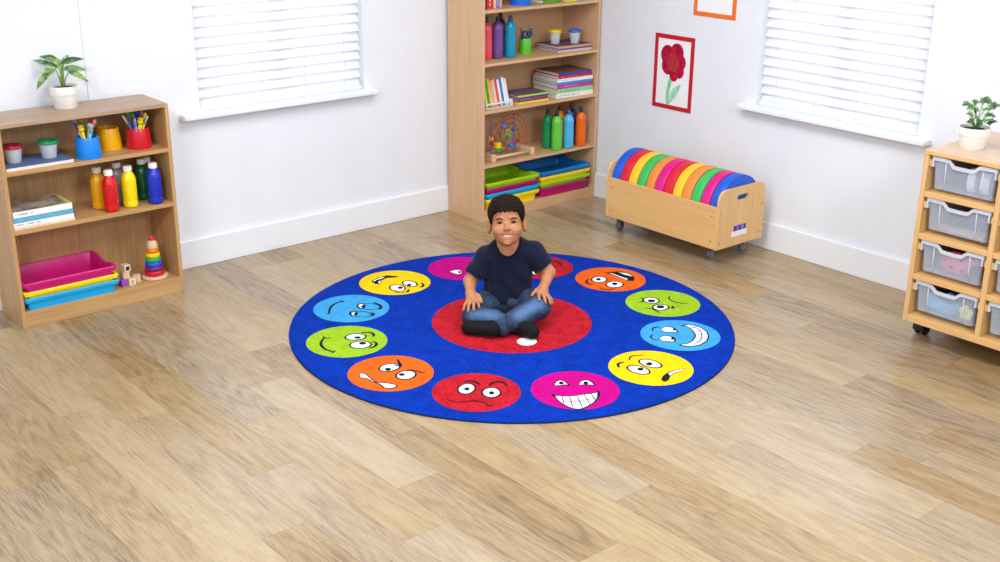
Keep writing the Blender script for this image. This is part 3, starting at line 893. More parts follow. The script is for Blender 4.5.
def ivy_leaf(c, ax, up, s):
    ax = Vector(ax).normalized(); up = Vector(up).normalized()
    sd = ax.cross(up).normalized(); nm = sd.cross(ax).normalized()
    out = [(0, -0.35), (0.32, -0.48), (0.36, -0.18), (0.62, 0.08), (0.30, 0.22), (0.22, 0.48), (0, 1.0), (-0.22, 0.48), (-0.30, 0.22), (-0.62, 0.08), (-0.36, -0.18), (-0.32, -0.48)]
    v = [c + nm * (0.06 * s)] + [c + sd * x * s + ax * y * s - nm * (0.22 * s * (x * x + 0.4 * y * y)) for x, y in out]
    n = len(out); o = len(v)
    v += [p - nm * 0.0008 for p in v]
    f = [(0, 1 + i, 1 + (i + 1) % n) for i in range(n)] + [(o, o + 1 + (i + 1) % n, o + 1 + i) for i in range(n)]
    f += [(1 + i, o + 1 + i, o + 1 + (i + 1) % n, 1 + (i + 1) % n) for i in range(n)]
    return v, f
def plant_two():
    root = thing('potted_ivy', 'small ivy with lobed leaves in a white pot on the tray cabinet', 'plant', (-0.398, -2.952, 0.864))
    pot(root, 0.064, 0.090, 0.032)
    def P(a, b_, z): return CR_ * a + CF_ * b_ + UPV * z
    k = 1 / 222.0 / 7.5   # crop px [945,85..] -> m ; origin at soil (222, 312)
    pts = [(-60, 160, 0.02, 1), (-20, 185, 0.0, 0), (-66, 110, 0.035, 1), (-25, 95, 0.04, 0), (-5, 60, 0.045, 0), (50, 205, -0.01, 0), (70, 160, 0.03, 0), (30, 150, 0.04, 0), (62, 110, 0.035, 0), (105, 165, 0.01, 0), (40, 75, 0.05, 1), (75, 60, 0.04, 0), (92, 95, 0.0, 1), (-45, 55, 0.03, 0), (10, 120, -0.03, 0), (60, 180, -0.04, 0), (-30, 150, -0.04, 0), (20, 30, 0.05, 1), (66, 190, 0.015, 0), (-72, 170, -0.01, 0)]
    rr = random.Random(3)
    for (a, z, b_, mi) in pts:
        c = P(a * k, b_, 0.085 + z * k)
        ax = CR_ * (a - 20) * 0.010 + UPV * rr.uniform(-0.6, 0.35) + CF_ * rr.uniform(0.2, 0.8)
        up = UPV * 0.7 + CF_ * 0.8 + CR_ * rr.uniform(-0.4, 0.4)
        v, f = ivy_leaf(c, ax, up, rr.uniform(0.026, 0.036))
        m_ = MB(); m_.add(v, f, 0, False); lf = m_.build('leaf', (M_IVY, M_IVYL)[mi], root)
        foot = P(rr.uniform(-0.012, 0.012), rr.uniform(-0.01, 0.01), 0.080)
        m_ = MB(); m_.tube([foot, foot.lerp(c, 0.5) + UPV * 0.006, c], 0.0013, 6); m_.build('leaf_stalk', M_STALK, lf)
plant_two()
# ================================================================== SMALL THINGS
M_LID = {}
M_CUP = translucent('frosted_cup', (0.86, 0.88, 0.92, 1), 0.45, 0.3)
def water_cup(label, x, y, z, col, sc_=(1, 1)):
    root = thing('paint_cup', label, 'cup', (x, y, z)); root.scale = (sc_[0], sc_[0], sc_[1])
    m_ = MB(); m_.lathe([(0, 0), (0.030, 0), (0.0315, 0.002), (0.040, 0.066), (0.0405, 0.070), (0.0385, 0.070), (0.0375, 0.064), (0.0295, 0.004), (0, 0.004)], 28)
    m_.build('cup', M_CUP, root, sharp=40)
    m_ = MB(); m_.lathe([(0.0405, 0.063), (0.0455, 0.065), (0.046, 0.072), (0.044, 0.077), (0.030, 0.078), (0.020, 0.074), (0.016, 0.066), (0.014, 0.050), (0.012, 0.050), (0.013, 0.066), (0.017, 0.072), (0.0395, 0.070), (0.0405, 0.063)], 28)
    m_.build('lid', gloss(*col), root, sharp=50)
    return root
water_cup('paint cup with a dark red lid on the blue folder', -3.440, -0.185, 0.7275, (178, 24, 52))
water_cup('paint cup with a green lid on the blue folder', -3.287, -0.192, 0.7275, (24, 150, 92))
water_cup('paint cup with a yellow lid on the purple paper stack', -0.240, -0.188, 0.9475, (250, 222, 20), (0.83, 1.05))
water_cup('paint cup with a blue lid on the purple paper stack', -0.134, -0.245, 0.9475, (22, 108, 214), (0.83, 1.05))

def pencil_pot(label, x, y, z, r0, r1, h, col):
    m_ = MB(); m_.lathe([(0, 0), (r0, 0), (r0 + 0.001, 0.003), (r1, h - 0.004), (r1 - 0.002, h), (r1 - 0.008, h), (r1 - 0.010, h - 0.006), (r0 - 0.008, 0.005), (0, 0.005)], 36)
    return tag(m_.build('pencil_pot', gloss(*col), None, (x, y, z), sharp=35), label, 'pot')
def pen(kind, label, base, tip, r, cols, group, style='brush'):
    """a pen or brush standing in a pot; base and tip are world points"""
    base, tip = Vector(base), Vector(tip)
    d = tip - base; L = d.length
    q = Vector((0, 0, 1)).rotation_difference(d.normalized()).to_euler()
    root = thing(kind, label, kind.split('_')[-1] if '_' in kind else kind, base, q, group)
    m_ = MB()
    if style == 'brush':
        m_.lathe([(0, 0), (r * 0.5, 0.0), (r, L * 0.35), (r * 0.75, L * 0.72), (0, L * 0.72)], 12); m_.build('handle', gloss(*cols[0]), root)
        m_ = MB(); m_.lathe([(0, L * 0.71), (r * 0.8, L * 0.71), (r * 0.95, L * 0.84), (0, L * 0.84)], 12); m_.build('ferrule', M_METAL, root)
        m_ = MB(); m_.lathe([(0, L * 0.83), (r * 0.95, L * 0.835), (r * 1.5, L * 0.91), (r * 0.9, L * 0.98), (0, L)], 12); m_.build('bristles', matte(*cols[1]), root)
    elif style == 'fat':
        m_.lathe([(0, 0), (r * 0.8, 0), (r, L * 0.5), (r, L * 0.80), (0, L * 0.80)], 14); m_.build('handle', gloss(*cols[0]), root)
        m_ = MB(); m_.lathe([(0, L * 0.79), (r * 1.5, L * 0.80), (r * 1.7, L * 0.85), (r * 1.5, L * 0.90), (r * 1.1, L * 0.92), (0, L * 0.92)], 14); m_.build('collar', gloss(*cols[0]), root)
        m_ = MB(); m_.lathe([(0, L * 0.91), (r * 1.2, L * 0.92), (r * 1.7, L * 0.97), (r * 0.9, L), (0, L)], 14); m_.build('bristles', matte(*cols[1]), root)
    else:
        m_.lathe([(0, 0), (r, 0), (r, L * 0.72), (0, L * 0.72)], 12); m_.build('barrel', gloss(*cols[0]), root)
        m_ = MB(); m_.lathe([(0, L * 0.71), (r * 1.08, L * 0.715), (r * 1.05, L * 0.97), (r * 0.6, L), (0, L)], 12); m_.build('cap', gloss(*cols[1]), root)
    return root
def potful(cx, cy, z, h, r, group, where, rows_):
    """da = sideways offset at the tip, dz = height above the rim, col..."""
    n = len(rows_)
    for i, (da, top, db, rad, cols, style, what) in enumerate(rows_):
        tipv = Vector((cx, cy, z + h + top)) + CR_ * da + CF_ * db
        b0 = Vector((cx, cy, z + 0.010)) - CR_ * da * 0.25 + CF_ * (db * 0.2 + 0.004 * ((i % 3) - 1))
        pen({'brush': 'paint_brush', 'fat': 'chunky_brush', 'pen': 'felt_pen'}[style], what + ' ' + where, b0, tipv, rad, cols, group, style)
pencil_pot('blue tapered pot full of brushes on the upper shelf of the low bookcase', -3.128, -0.240, 0.713, 0.057, 0.050, 0.094, (18, 134, 236))
potful(-3.128, -0.240, 0.713, 0.094, 0.05, 'brushes in the blue pot', 'in the blue pot', [
    (-0.050, 0.062, 0.00, 0.0055, ((240, 244, 250), (24, 70, 190)), 'pen', 'white pen with a blue cap'),
    (-0.018, 0.056, 0.02, 0.0085, ((246, 196, 12), (240, 186, 20)), 'fat', 'chunky yellow brush'),
    (-0.004, 0.075, -0.01, 0.0050, ((30, 110, 70), (60, 150, 70)), 'pen', 'dark green pen'),
    (-0.030, 0.085, -0.02, 0.0050, ((190, 160, 90), (200, 170, 90)), 'brush', 'ochre brush leaning left'),
    (0.022, 0.075, 0.00, 0.0065, ((190, 192, 196), (170, 24, 44)), 'fat', 'grey brush with a red head'),
    (0.047, 0.082, 0.00, 0.0060, ((50, 190, 110), (226, 130, 120)), 'brush', 'green brush with a pink head'),
    (0.036, 0.060, 0.02, 0.0055, ((120, 190, 220), (160, 200, 210)), 'pen', 'pale blue pen leaning right'),
    (-0.062, 0.082, -0.02, 0.0045, ((210, 210, 214), (204, 208, 220)), 'brush', 'pale grey brush leaning far left')])
pencil_pot('empty yellow tapered pot on the upper shelf between the blue and red pots', -2.988, -0.135, 0.713, 0.057, 0.049, 0.098, (244, 178, 6))
pencil_pot('red tapered pot full of brushes at the right end of the upper shelf', -2.874, -0.205, 0.713, 0.057, 0.050, 0.094, (206, 16, 36))
potful(-2.874, -0.205, 0.713, 0.094, 0.05, 'brushes in the red pot', 'in the red pot', [
    (-0.066, 0.058, 0.00, 0.0055, ((120, 190, 200), (240, 244, 246)), 'pen', 'pale pen with a white cap'),
    (-0.044, 0.078, 0.00, 0.0060, ((40, 180, 100), (50, 190, 100)), 'brush', 'green brush leaning left'),
    (-0.024, 0.066, -0.01, 0.0060, ((40, 180, 110), (60, 200, 120)), 'brush', 'green brush near the middle'),
    (-0.028, 0.040, 0.02, 0.0055, ((110, 70, 160), (90, 60, 150)), 'pen', 'short purple pen'),
    (-0.004, 0.048, 0.02, 0.0065, ((110, 170, 230), (150, 170, 220)), 'pen', 'light blue pen'),
    (0.006, 0.092, -0.01, 0.0075, ((20, 60, 180), (226, 220, 210)), 'fat', 'dark blue brush with a white head'),
    (0.022, 0.076, -0.02, 0.0070, ((170, 140, 100), (196, 160, 110)), 'brush', 'tan brush'),
    (0.026, 0.050, 0.02, 0.0085, ((246, 206, 10), (246, 196, 10)), 'fat', 'chunky yellow brush'),
    (0.044, 0.070, 0.00, 0.0060, ((220, 210, 30), (240, 214, 30)), 'brush', 'yellow brush leaning right'),
    (0.056, 0.058, 0.01, 0.0050, ((200, 210, 60), (190, 190, 190)), 'pen', 'lime pen with a grey cap')])
pencil_pot('green pot of scissors beside the teal bottle in the tall bookcase', -0.478, -0.190, 0.912, 0.037, 0.036, 0.090, (96, 196, 52))
def scissors(label, x, y, z, ang, lean, col):
    root = thing('scissors', label, 'scissors', (x, y, z), (lean[0], lean[1], ang), 'scissors in the green pot')
    m_ = MB()
    for s in (-1, 1):
        m_.prism([(s * 0.001, 0.0), (s * 0.009, 0.045), (s * 0.004, 0.075), (-s * 0.004, 0.070)], -0.0012 if s < 0 else 0.0002, -0.0002 if s < 0 else 0.0012, 0, RX(PI / 2))
    m_.build('blades', M_METAL, root)
    for s in (-1, 1):
        m_ = MB()
        m_.tube([(s * 0.014 + 0.011 * math.cos(2 * PI * i / 16), 0, 0.105 + 0.018 * math.sin(2 * PI * i / 16)) for i in range(16)], 0.0038, 7, 0, None, True)
        m_.tube([(-s * 0.002, 0, 0.066), (s * 0.010, 0, 0.090)], 0.0042, 7)
        m_.build('handle', gloss(*col), root)
scissors('dark grey handled scissors at the left in the green pot', -0.497, -0.190, 0.921, 0.6, (0, -0.14), (58, 58, 66))
scissors('navy handled scissors in the middle of the green pot', -0.474, -0.196, 0.919, -0.3, (0.05, 0.02), (24, 40, 120))
scissors('grey handled scissors at the back of the green pot', -0.484, -0.178, 0.935, 0.9, (-0.12, -0.05), (120, 116, 112))
scissors('green handled scissors leaning right in the green pot', -0.458, -0.190, 0.932, 0.2, (0, 0.20), (70, 120, 70))

# ---------------- paint bottles
def bump_bottle_mat(name, col):
    m, nt, b = new_mat(name)
    b.inputs['Base Color'].default_value = rgb(*col); b.inputs['Roughness'].default_value = 0.2
    tc_ = N(nt, 'ShaderNodeTexCoord'); v_ = N(nt, 'ShaderNodeTexVoronoi'); v_.inputs['Scale'].default_value = 85; v_.inputs['Randomness'].default_value = 0.5
    nt.links.new(tc_.outputs['Object'], v_.inputs['Vector'])
    bp_ = N(nt, 'ShaderNodeBump'); bp_.inputs['Strength'].default_value = 0.8; bp_.inputs['Distance'].default_value = 0.003; bp_.invert = True
    nt.links.new(v_.outputs['Distance'], bp_.inputs['Height']); nt.links.new(bp_.outputs[0], b.inputs['Normal'])
    return m
def bottle_round(label, x, y, z, col, first=[None]):
    root = thing('paint_bottle', label, 'bottle', (x, y, z), None, 'white-capped paint bottles')
    r = 0.0335
    m_ = MB(); m_.lathe([(0, 0.002), (r * 0.7, 0.0), (r * 0.93, 0.002), (r, 0.009), (r, 0.028), (r * 0.965, 0.032), (r, 0.036), (r, 0.128), (r * 0.95, 0.142), (r * 0.62, 0.164), (r * 0.47, 0.168), (r * 0.47, 0.178), (0, 0.178)], 32)
    m_.build('bottle_body', bump_bottle_mat('paint_%d_%d_%d' % col, col), root)
    m_ = MB(); n = 28
    m_.lathe([(0, 0.170), (r * 0.56, 0.170), (r * 0.56, 0.193), (r * 0.50, 0.195), (0, 0.195)], n)
    for i in range(n):
        a = 2 * PI * i / n; m_.box(r * 0.56 - 0.0005, r * 0.585, -0.0008, 0.0008, 0.171, 0.191, 0, RZ(a))
    m_.build('bottle_cap', M_WHITE, root, sharp=40)
    return root
for (l_, x, y, c_) in [('amber paint bottle with a white cap, leftmost on the middle shelf', -3.079, -0.178, (240, 168, 8)), ('red paint bottle with a white cap in front of the amber one', -3.056, -0.257, (212, 14, 30)), ('grey paint bottle with a white cap behind the red and yellow bottles', -2.972, -0.150, (176, 170, 172)),
                       ('bright yellow paint bottle with a white cap on the front of the middle shelf', -2.957, -0.240, (246, 226, 6)), ('dark green paint bottle with a white cap behind the yellow and blue bottles', -2.853, -0.155, (12, 98, 52)), ('blue paint bottle with a white cap at the right front of the middle shelf', -2.842, -0.258, (20, 48, 190)),
                       ('dark red paint bottle mostly hidden behind the blue bottle', -2.815, -0.130, (176, 20, 44))]:
    bottle_round(l_, x, y, 0.451, c_)
def bottle_tall(label, x, y, z, col, cap=(26, 26, 30)):
    root = thing('paint_bottle', label, 'bottle', (x, y, z), None, 'black-capped paint bottles')
    m_ = MB(); m_.lathe([(0, 0.001), (0.018, 0), (0.0265, 0.002), (0.029, 0.008), (0.0295, 0.06), (0.0285, 0.120), (0.0275, 0.140), (0.0285, 0.156), (0.0295, 0.166), (0.0275, 0.180), (0.0195, 0.198), (0.0115, 0.206), (0.0105, 0.208), (0, 0.208)], 32)
    m_.v = [(a * 1.09, b_ * 1.09, c) for a, b_, c in m_.v]
    m_.build('bottle_body', gloss(*col, 0.22), root)
    m_ = MB(); m_.lathe([(0, 0.206), (0.0125, 0.206), (0.0122, 0.224), (0.0105, 0.227), (0.0100, 0.236), (0, 0.238)], 20)
    m_.build('bottle_cap', gloss(*cap), root, sharp=35)
    return root
bottle_tall('coral paint bottle at the left end of the shelf above the book rack', -0.788, -0.212, 0.912, (234, 78, 92), (40, 40, 44))
bottle_tall('purple paint bottle between the coral and teal bottles', -0.716, -0.222, 0.912, (112, 74, 148))
bottle_tall('teal paint bottle beside the green scissors pot', -0.638, -0.242, 0.912, (10, 146, 186), (20, 60, 84))
bottle_tall('black paint bottle behind the purple and teal bottles', -0.605, -0.115, 0.912, (40, 38, 42))
bottle_tall('dark green paint bottle nearest the bead maze', -0.320, -0.225, 0.333, (24, 146, 84))
bottle_tall('light green paint bottle in front of the dark green and yellow ones', -0.312, -0.300, 0.333, (104, 208, 70))
bottle_tall('sky blue paint bottle between the light green and orange bottles', -0.222, -0.306, 0.333, (84, 186, 236), (36, 80, 140))
bottle_tall('orange paint bottle at the right end beside the bookcase side', -0.120, -0.306, 0.333, (240, 108, 20))
bottle_tall('yellow paint bottle behind the light green and sky blue bottles', -0.190, -0.190, 0.333, (240, 178, 10))
bottle_tall('dark blue paint bottle behind the sky blue and orange bottles', -0.090, -0.190, 0.333, (24, 44, 130))

# ---------------- books. local frame: x along the spine, y from spine (0) to fore-edge, z thickness
def book(name, label, L, D, t, cover, M_loc, rot, group, spine=None, motif=None, cat='book', soft=False):
    root = thing(name, label, cat, M_loc, rot, group)
    c = 0.0012 if soft or t < 0.008 else 0.0022
    o = 0.001 if soft else 0.003
    m_ = MB()
    m_.box(-L / 2, L / 2, 0.0005, D, 0, c, 0); m_.box(-L / 2, L / 2, 0.0005, D, t - c, t, 0)
    m_.box(-L / 2, L / 2, -0.0008, c, 0, t, 1)
    mats = [matte(*cover), matte(*(spine or cover))]
    if motif:      # title marks along the spine and patches on the front cover
        motif = tuple(motif) + (0.1,) if len(motif) < 3 else motif; mats.append(matte(*motif[0])); rr = random.Random(motif[1])
        x = -L / 2 + 0.012
        while x < L / 2 - 0.015:
            w = rr.uniform(0.002, 0.006)
            if rr.random() < 0.75 and x < L * motif[2]: m_.box(x, x + w, -0.0012, -0.0006, t * 0.40, t * 0.62, 2)
            x += w + 0.0025
    m_.build('cover', mats, root, bevel=0.0006)
    m_ = MB(); m_.box(-L / 2 + o, L / 2 - o, c * 0.9, D - o, c, t - c)
    m_.build('pages', M_PAGES if not soft else M_PAPER, root)
    return root
def stack(spec, x, y, z, group, rot0=0.0):
    for (name, lab, L, D, t, cov, spn, mot, dx, dy, ang) in spec:
        book(name, lab, L, D, t - 0.0003, cov, (x + dx, y + dy, z), (0, 0, rot0 + ang), group, spn, mot)
        z += t
    return z
# blue folder under two cups
book('paper_folder', 'blue folder of white paper under two paint cups on the upper shelf', 0.292, 0.205, 0.0135, (92, 114, 160), (-3.362, -0.288, 0.7132), (0, 0, 0.0), None, (228, 224, 214), None, 'folder')
# books on the middle shelf of the low bookcase
G = 'large books on the low bookcase'
top = stack([
    ('picture_book', 'bottom book of the low bookcase stack, cream spine with pink ends', 0.272, 0.185, 0.010, (236, 214, 190), (240, 222, 190), ((226, 90, 190), 4), -0.004, 0.000, 0.01),
    ('picture_book', 'white-spined book second from the bottom of the low bookcase stack', 0.266, 0.185, 0.021, (240, 242, 246), None, ((90, 100, 120), 7, -0.05), -0.004, 0.002, 0.0),
    ('picture_book', 'book with a teal and lilac spine in the low bookcase stack', 0.268, 0.188, 0.023, (70, 168, 196), (96, 170, 204), ((140, 196, 214), 2, 0.3), -0.006, 0.001, 0.006)],
    -3.372, -0.286, 0.4512, G)
tb_ = book('picture_book', 'topmost book of the low bookcase stack, white spine and mottled grey-green cover', 0.262, 0.185, 0.026, (244, 246, 248), (-3.376, -0.284, top), (0, 0, 0.012), G, (244, 246, 248), ((80, 86, 100), 13, -0.15))
M_COVER = leaf_mat('mottled_cover_print', rgb(110, 98, 90), rgb(176, 170, 156), 22)
m_ = MB(); m_.box(-0.128, 0.128, 0.004, 0.182, 0.0257, 0.0261, 0)
m_.box(0.020, 0.128, 0.001, 0.0085, 0.0257, 0.0263, 1); m_.box(0.116, 0.128, 0.008, 0.150, 0.0257, 0.0263, 1)
m_.build('cover_print', [M_COVER, matte(196, 214, 40)], tb_)
# purple paper stack
G = 'purple paper pads in the tall bookcase'
z_ = stack([
    ('paper_pad', 'lowest pad of the purple paper stack, pale grey edge', 0.262, 0.210, 0.012, (150, 140, 170), (206, 200, 210), None, 0.0, 0.0, -0.06),
    ('paper_pad', 'middle pad of the purple paper stack', 0.262, 0.208, 0.010, (112, 76, 116), (120, 84, 124), None, 0.002, 0.0, -0.03),
    ('paper_pad', 'topmost pad of the purple paper stack under the two cups', 0.262, 0.212, 0.013, (110, 74, 118), (206, 164, 116), None, 0.0, -0.001, -0.055)],
    -0.178, -0.296, 0.9122, G)
# thin books and big books on the third shelf
G = 'thin books lying beside the book rack'
stack([
    ('thin_book', 'yellow thin book at the bottom of the small pile beside the book rack', 0.235, 0.17, 0.012, (246, 214, 0), None, None, 0.0, 0.0, -0.03),
    ('thin_book', 'dark blue thin book second from the bottom of the small pile', 0.228, 0.17, 0.009, (36, 60, 140), None, ((150, 170, 210), 9), 0.001, 0.004, 0.0),
    ('thin_book', 'red thin book in the middle of the small pile', 0.228, 0.17, 0.009, (190, 60, 80), None, ((230, 180, 180), 3), -0.002, 0.004, -0.02),
    ('thin_book', 'blue thin book under the lime one in the small pile', 0.232, 0.17, 0.010, (30, 64, 170), None, None, 0.0, 0.002, -0.035),
    ('thin_book', 'topmost thin book of the small pile, lime spine and purple cover', 0.236, 0.172, 0.011, (112, 92, 120), (178, 216, 30), None, -0.002, 0.0, -0.04)],
    -0.508, -0.305, 0.6462, G)
G = 'large books in the tall bookcase'
stack([
    ('picture_book', 'white book at the bottom of the large pile in the tall bookcase', 0.286, 0.225, 0.026, (240, 240, 242), None, ((140, 140, 150), 21), 0.0, 0.0, -0.055),
    ('picture_book', 'mint green book second from the bottom of the large pile', 0.282, 0.222, 0.026, (150, 218, 150), None, ((90, 130, 80), 14), 0.0, 0.002, -0.06),
    ('picture_book', 'magenta-purple book in the middle of the large pile', 0.276, 0.235, 0.027, (182, 66, 158), (182, 66, 158), ((226, 160, 216), 6), 0.002, 0.002, -0.05),
    ('picture_book', 'blue book above the magenta-purple one in the large pile', 0.280, 0.240, 0.014, (60, 150, 200), None, None, 0.002, 0.0, -0.045),
    ('picture_book', 'white book with pale blue marks above the blue one in the large pile', 0.276, 0.235, 0.020, (232, 240, 244), None, ((170, 216, 232), 5), 0.002, 0.001, -0.055),
    ('picture_book', 'red and orange book second from the top of the large pile', 0.262, 0.225, 0.016, (210, 40, 50), None, ((240, 140, 40), 8), 0.004, 0.004, -0.04),
    ('picture_book', 'topmost book of the large pile, brown cover and blue-violet spine', 0.256, 0.215, 0.017, (130, 98, 72), (74, 70, 180), ((40, 40, 110), 3), 0.006, 0.008, -0.05)],
    -0.186, -0.315, 0.6462, G)
# rack of thin books leaning back
rk = thing('book_rack', 'low white rack holding upright thin books in the tall bookcase', 'rack', (-0.765, -0.245, 0.6465))
m_ = MB(); m_.box(-0.095, 0.095, -0.055, 0.060, 0, 0.004); m_.box(-0.095, 0.095, -0.058, -0.054, 0.022, 0.032); m_.box(-0.095, 0.095, 0.056, 0.060, 0, 0.05)
m_.box(-0.098, -0.094, -0.058, 0.060, 0, 0.04); m_.box(0.094, 0.098, -0.058, 0.060, 0, 0.04)
m_.build('tray', plain('white_rack_plastic', rgb(236, 236, 240), 0.3), rk, bevel=0.001)
rack_cols = [((196, 216, 40), 'lime green thin book, leftmost in the white rack'), ((70, 160, 60), 'green thin book beside the lime one in the white rack'), ((238, 190, 70), 'yellow-orange thin book in the white rack'), ((240, 166, 130), 'peach thin book in the white rack'), ((206, 206, 210), 'pale grey thin book left of the orange-red one in the white rack'), ((226, 86, 50), 'orange-red thin book in the white rack'), ((238, 238, 240), 'white thin book between the orange-red and blue ones in the white rack'), ((50, 130, 200), 'blue thin book in the white rack'), ((244, 244, 246), 'white thin book right of the blue one in the white rack'), ((234, 228, 236), 'pinkish white thin book, rightmost in the white rack')]
tl_ = math.radians(16)
for i, (c_, l_) in enumerate(rack_cols):
    x = -0.765 - 0.085 + 0.0175 * (i + 0.9)
    Lb = 0.150 + 0.004 * ((i * 7) % 3)
    base = Vector((x, -0.288, 0.6515))
    up = Vector((0.0, math.sin(tl_), math.cos(tl_))); yb_ = Vector((0, math.cos(tl_), -math.sin(tl_))); zb_ = up.cross(yb_)
    Mr = Matrix((up, yb_, zb_)).transposed()
    o = base + up * (Lb / 2) + Vector((0, 0, 0.002))
    book('thin_book', l_, Lb, 0.105, 0.0155, c_, o, Mr.to_euler(), 'thin books in the white rack', None, None if i % 2 else ((250, 240, 230), i), 'book', True)
# top visible shelf of the tall bookcase (only the feet of its things show)
G = 'upright books on the top visible shelf'
for i, (c_, w, l_) in enumerate([((90, 30, 70), 0.026, 'dark plum upright book, leftmost on the top visible shelf'), ((216, 40, 50), 0.045, 'red upright book on the top visible shelf'), ((214, 190, 160), 0.020, 'tan upright book beside the red one on the top visible shelf'), ((70, 130, 200), 0.020, 'blue upright book on the top visible shelf'), ((232, 150, 160), 0.016, 'pink upright book, rightmost of the upright row on the top visible shelf')]):
    x = -0.876 + sum((0.026, 0.045, 0.020, 0.020, 0.016)[:i]) + w + 0.002 * i
    Mr = Matrix(((0, 0, -1), (0, 1, 0), (1, 0, 0)))
    book('upright_book', l_, 0.19 - 0.01 * (i % 3), 0.15, w - 0.0006, c_, (x, -0.285, 1.2035 + (0.19 - 0.01 * (i % 3)) / 2), Mr.to_euler(), G, None, ((240, 230, 220), i))
pencil_pot('blue pot on the top visible shelf, cut by the picture top', -0.560, -0.235, 1.203, 0.060, 0.055, 0.11, (20, 110, 226))
book('picture_book', 'green book lying on the top visible shelf beside the blue pot', 0.16, 0.20, 0.020, (120, 150, 50), (-0.360, -0.290, 1.2033), (0, 0, 0.1), None, (90, 150, 40), ((200, 190, 80), 4))
book('picture_book', 'yellow-lime book lying on the top visible shelf', 0.085, 0.19, 0.030, (214, 226, 40), (-0.215, -0.300, 1.2033), (0, 0, 0.02), None, (222, 230, 40), None)
book('picture_book', 'cyan book lying at the right end of the top visible shelf', 0.115, 0.20, 0.034, (60, 190, 220), (-0.110, -0.300, 1.2033), (0, 0, 0.03), None, (70, 196, 224), None)

# ---------------- stacking trays
def tray(label, xc, yc, z, w, d, h, col, group):
    root = thing('stacking_tray', label, 'tray', (xc, yc, z), None, group)
    def loop(ww, dd, z_, r, dip=0.0):
        out = []
        for (a, b_) in rounded_rect(ww, dd, r, 14, 4):
            zz = z_
            if dip and abs(a) > ww / 2 - 0.012:
                k = abs(b_) / (dd / 2)
                zz -= dip * (1.0 if k < 0.28 else max(0.0, (0.48 - k) / 0.20))
            out.append((a, b_, zz))
        return out
    fl_ = 0.017
    L = [loop(w - 0.040, d - 0.034, 0.0, 0.016), loop(w - 0.030, d - 0.024, h - fl_, 0.016, 0.014), loop(w - 0.004, d - 0.003, h - fl_, 0.012, 0.014), loop(w, d, h - 0.003, 0.012, 0.014), loop(w - 0.004, d - 0.004, h, 0.012, 0.014),
         loop(w - 0.024, d - 0.018, h, 0.014, 0.014), loop(w - 0.030, d - 0.024, h - 0.005, 0.015, 0.014), loop(w - 0.046, d - 0.040, 0.0028, 0.015)]
    n = len(L[0]); v = [p for l in L for p in l]; f = []
    for k in range(len(L) - 1):
        for i in range(n):
            j = (i + 1) % n; f.append((k * n + i, k * n + j, (k + 1) * n + j, (k + 1) * n + i))
    f.append(tuple(reversed(range(n)))); f.append(tuple(range((len(L) - 1) * n, len(L) * n)))
    m_ = MB(); m_.add(v, f, 0, True); m_.build('tray_shell', gloss(*col, 0.35), root, sharp=35)
    for sx in (-1, 1):      # corner runners under the rim
        for sy in (-1, 1):
            q = MB(); q.box(sx * (w / 2 - 0.012) - 0.006, sx * (w / 2 - 0.012) + 0.006, sy * (d / 2 - 0.028) - 0.012, sy * (d / 2 - 0.028) + 0.012, h - fl_ - 0.010, h - fl_)
            q.build('stacking_foot', gloss(*col, 0.35), root, bevel=0.001)
    return root
CYAN, TYEL, TMAG, LIME, TBLU = (6, 172, 236), (252, 222, 8), (206, 0, 122), (168, 220, 0), (10, 122, 200)
G = 'nested trays in the low bookcase'
tray('cyan tray at the bottom of the nested pile in the low bookcase', -3.296, -0.1755, 0.0785, 0.436, 0.288, 0.060, CYAN, G)
tray('yellow tray in the middle of the nested pile in the low bookcase', -3.297, -0.1755, 0.108, 0.434, 0.288, 0.060, TYEL, G)
tray('magenta tray on top of the nested pile in the low bookcase', -3.300, -0.1755, 0.139, 0.430, 0.288, 0.070, TMAG, G)
G = 'nested trays in the left pile of the tall bookcase'
for k, (c_, l_) in enumerate([((252, 224, 0), 'yellow tray at the bottom of the left pile in the tall bookcase'), (CYAN, 'cyan tray second from the bottom of the left pile'), ((178, 10, 112), 'magenta tray under the lime one in the left pile'), (LIME, 'lime tray on top of the left pile in the tall bookcase')]):
    tray(l_, -0.677 - 0.002, -0.190, 0.0625 + 0.0325 * k, 0.412, 0.300, 0.062, c_, G)
G = 'nested trays in the right pile of the tall bookcase'
for k, (c_, l_) in enumerate([((182, 6, 106), 'magenta tray at the bottom of the right pile in the tall bookcase'), (LIME, 'lime tray second from the bottom of the right pile'), (TYEL, 'yellow tray under the blue one in the right pile'), (TBLU, 'blue tray on top of the right pile in the tall bookcase')]):
    tray(l_, -0.258, -0.190, 0.0625 + 0.0320 * k, 0.412, 0.300, 0.062, c_, G)

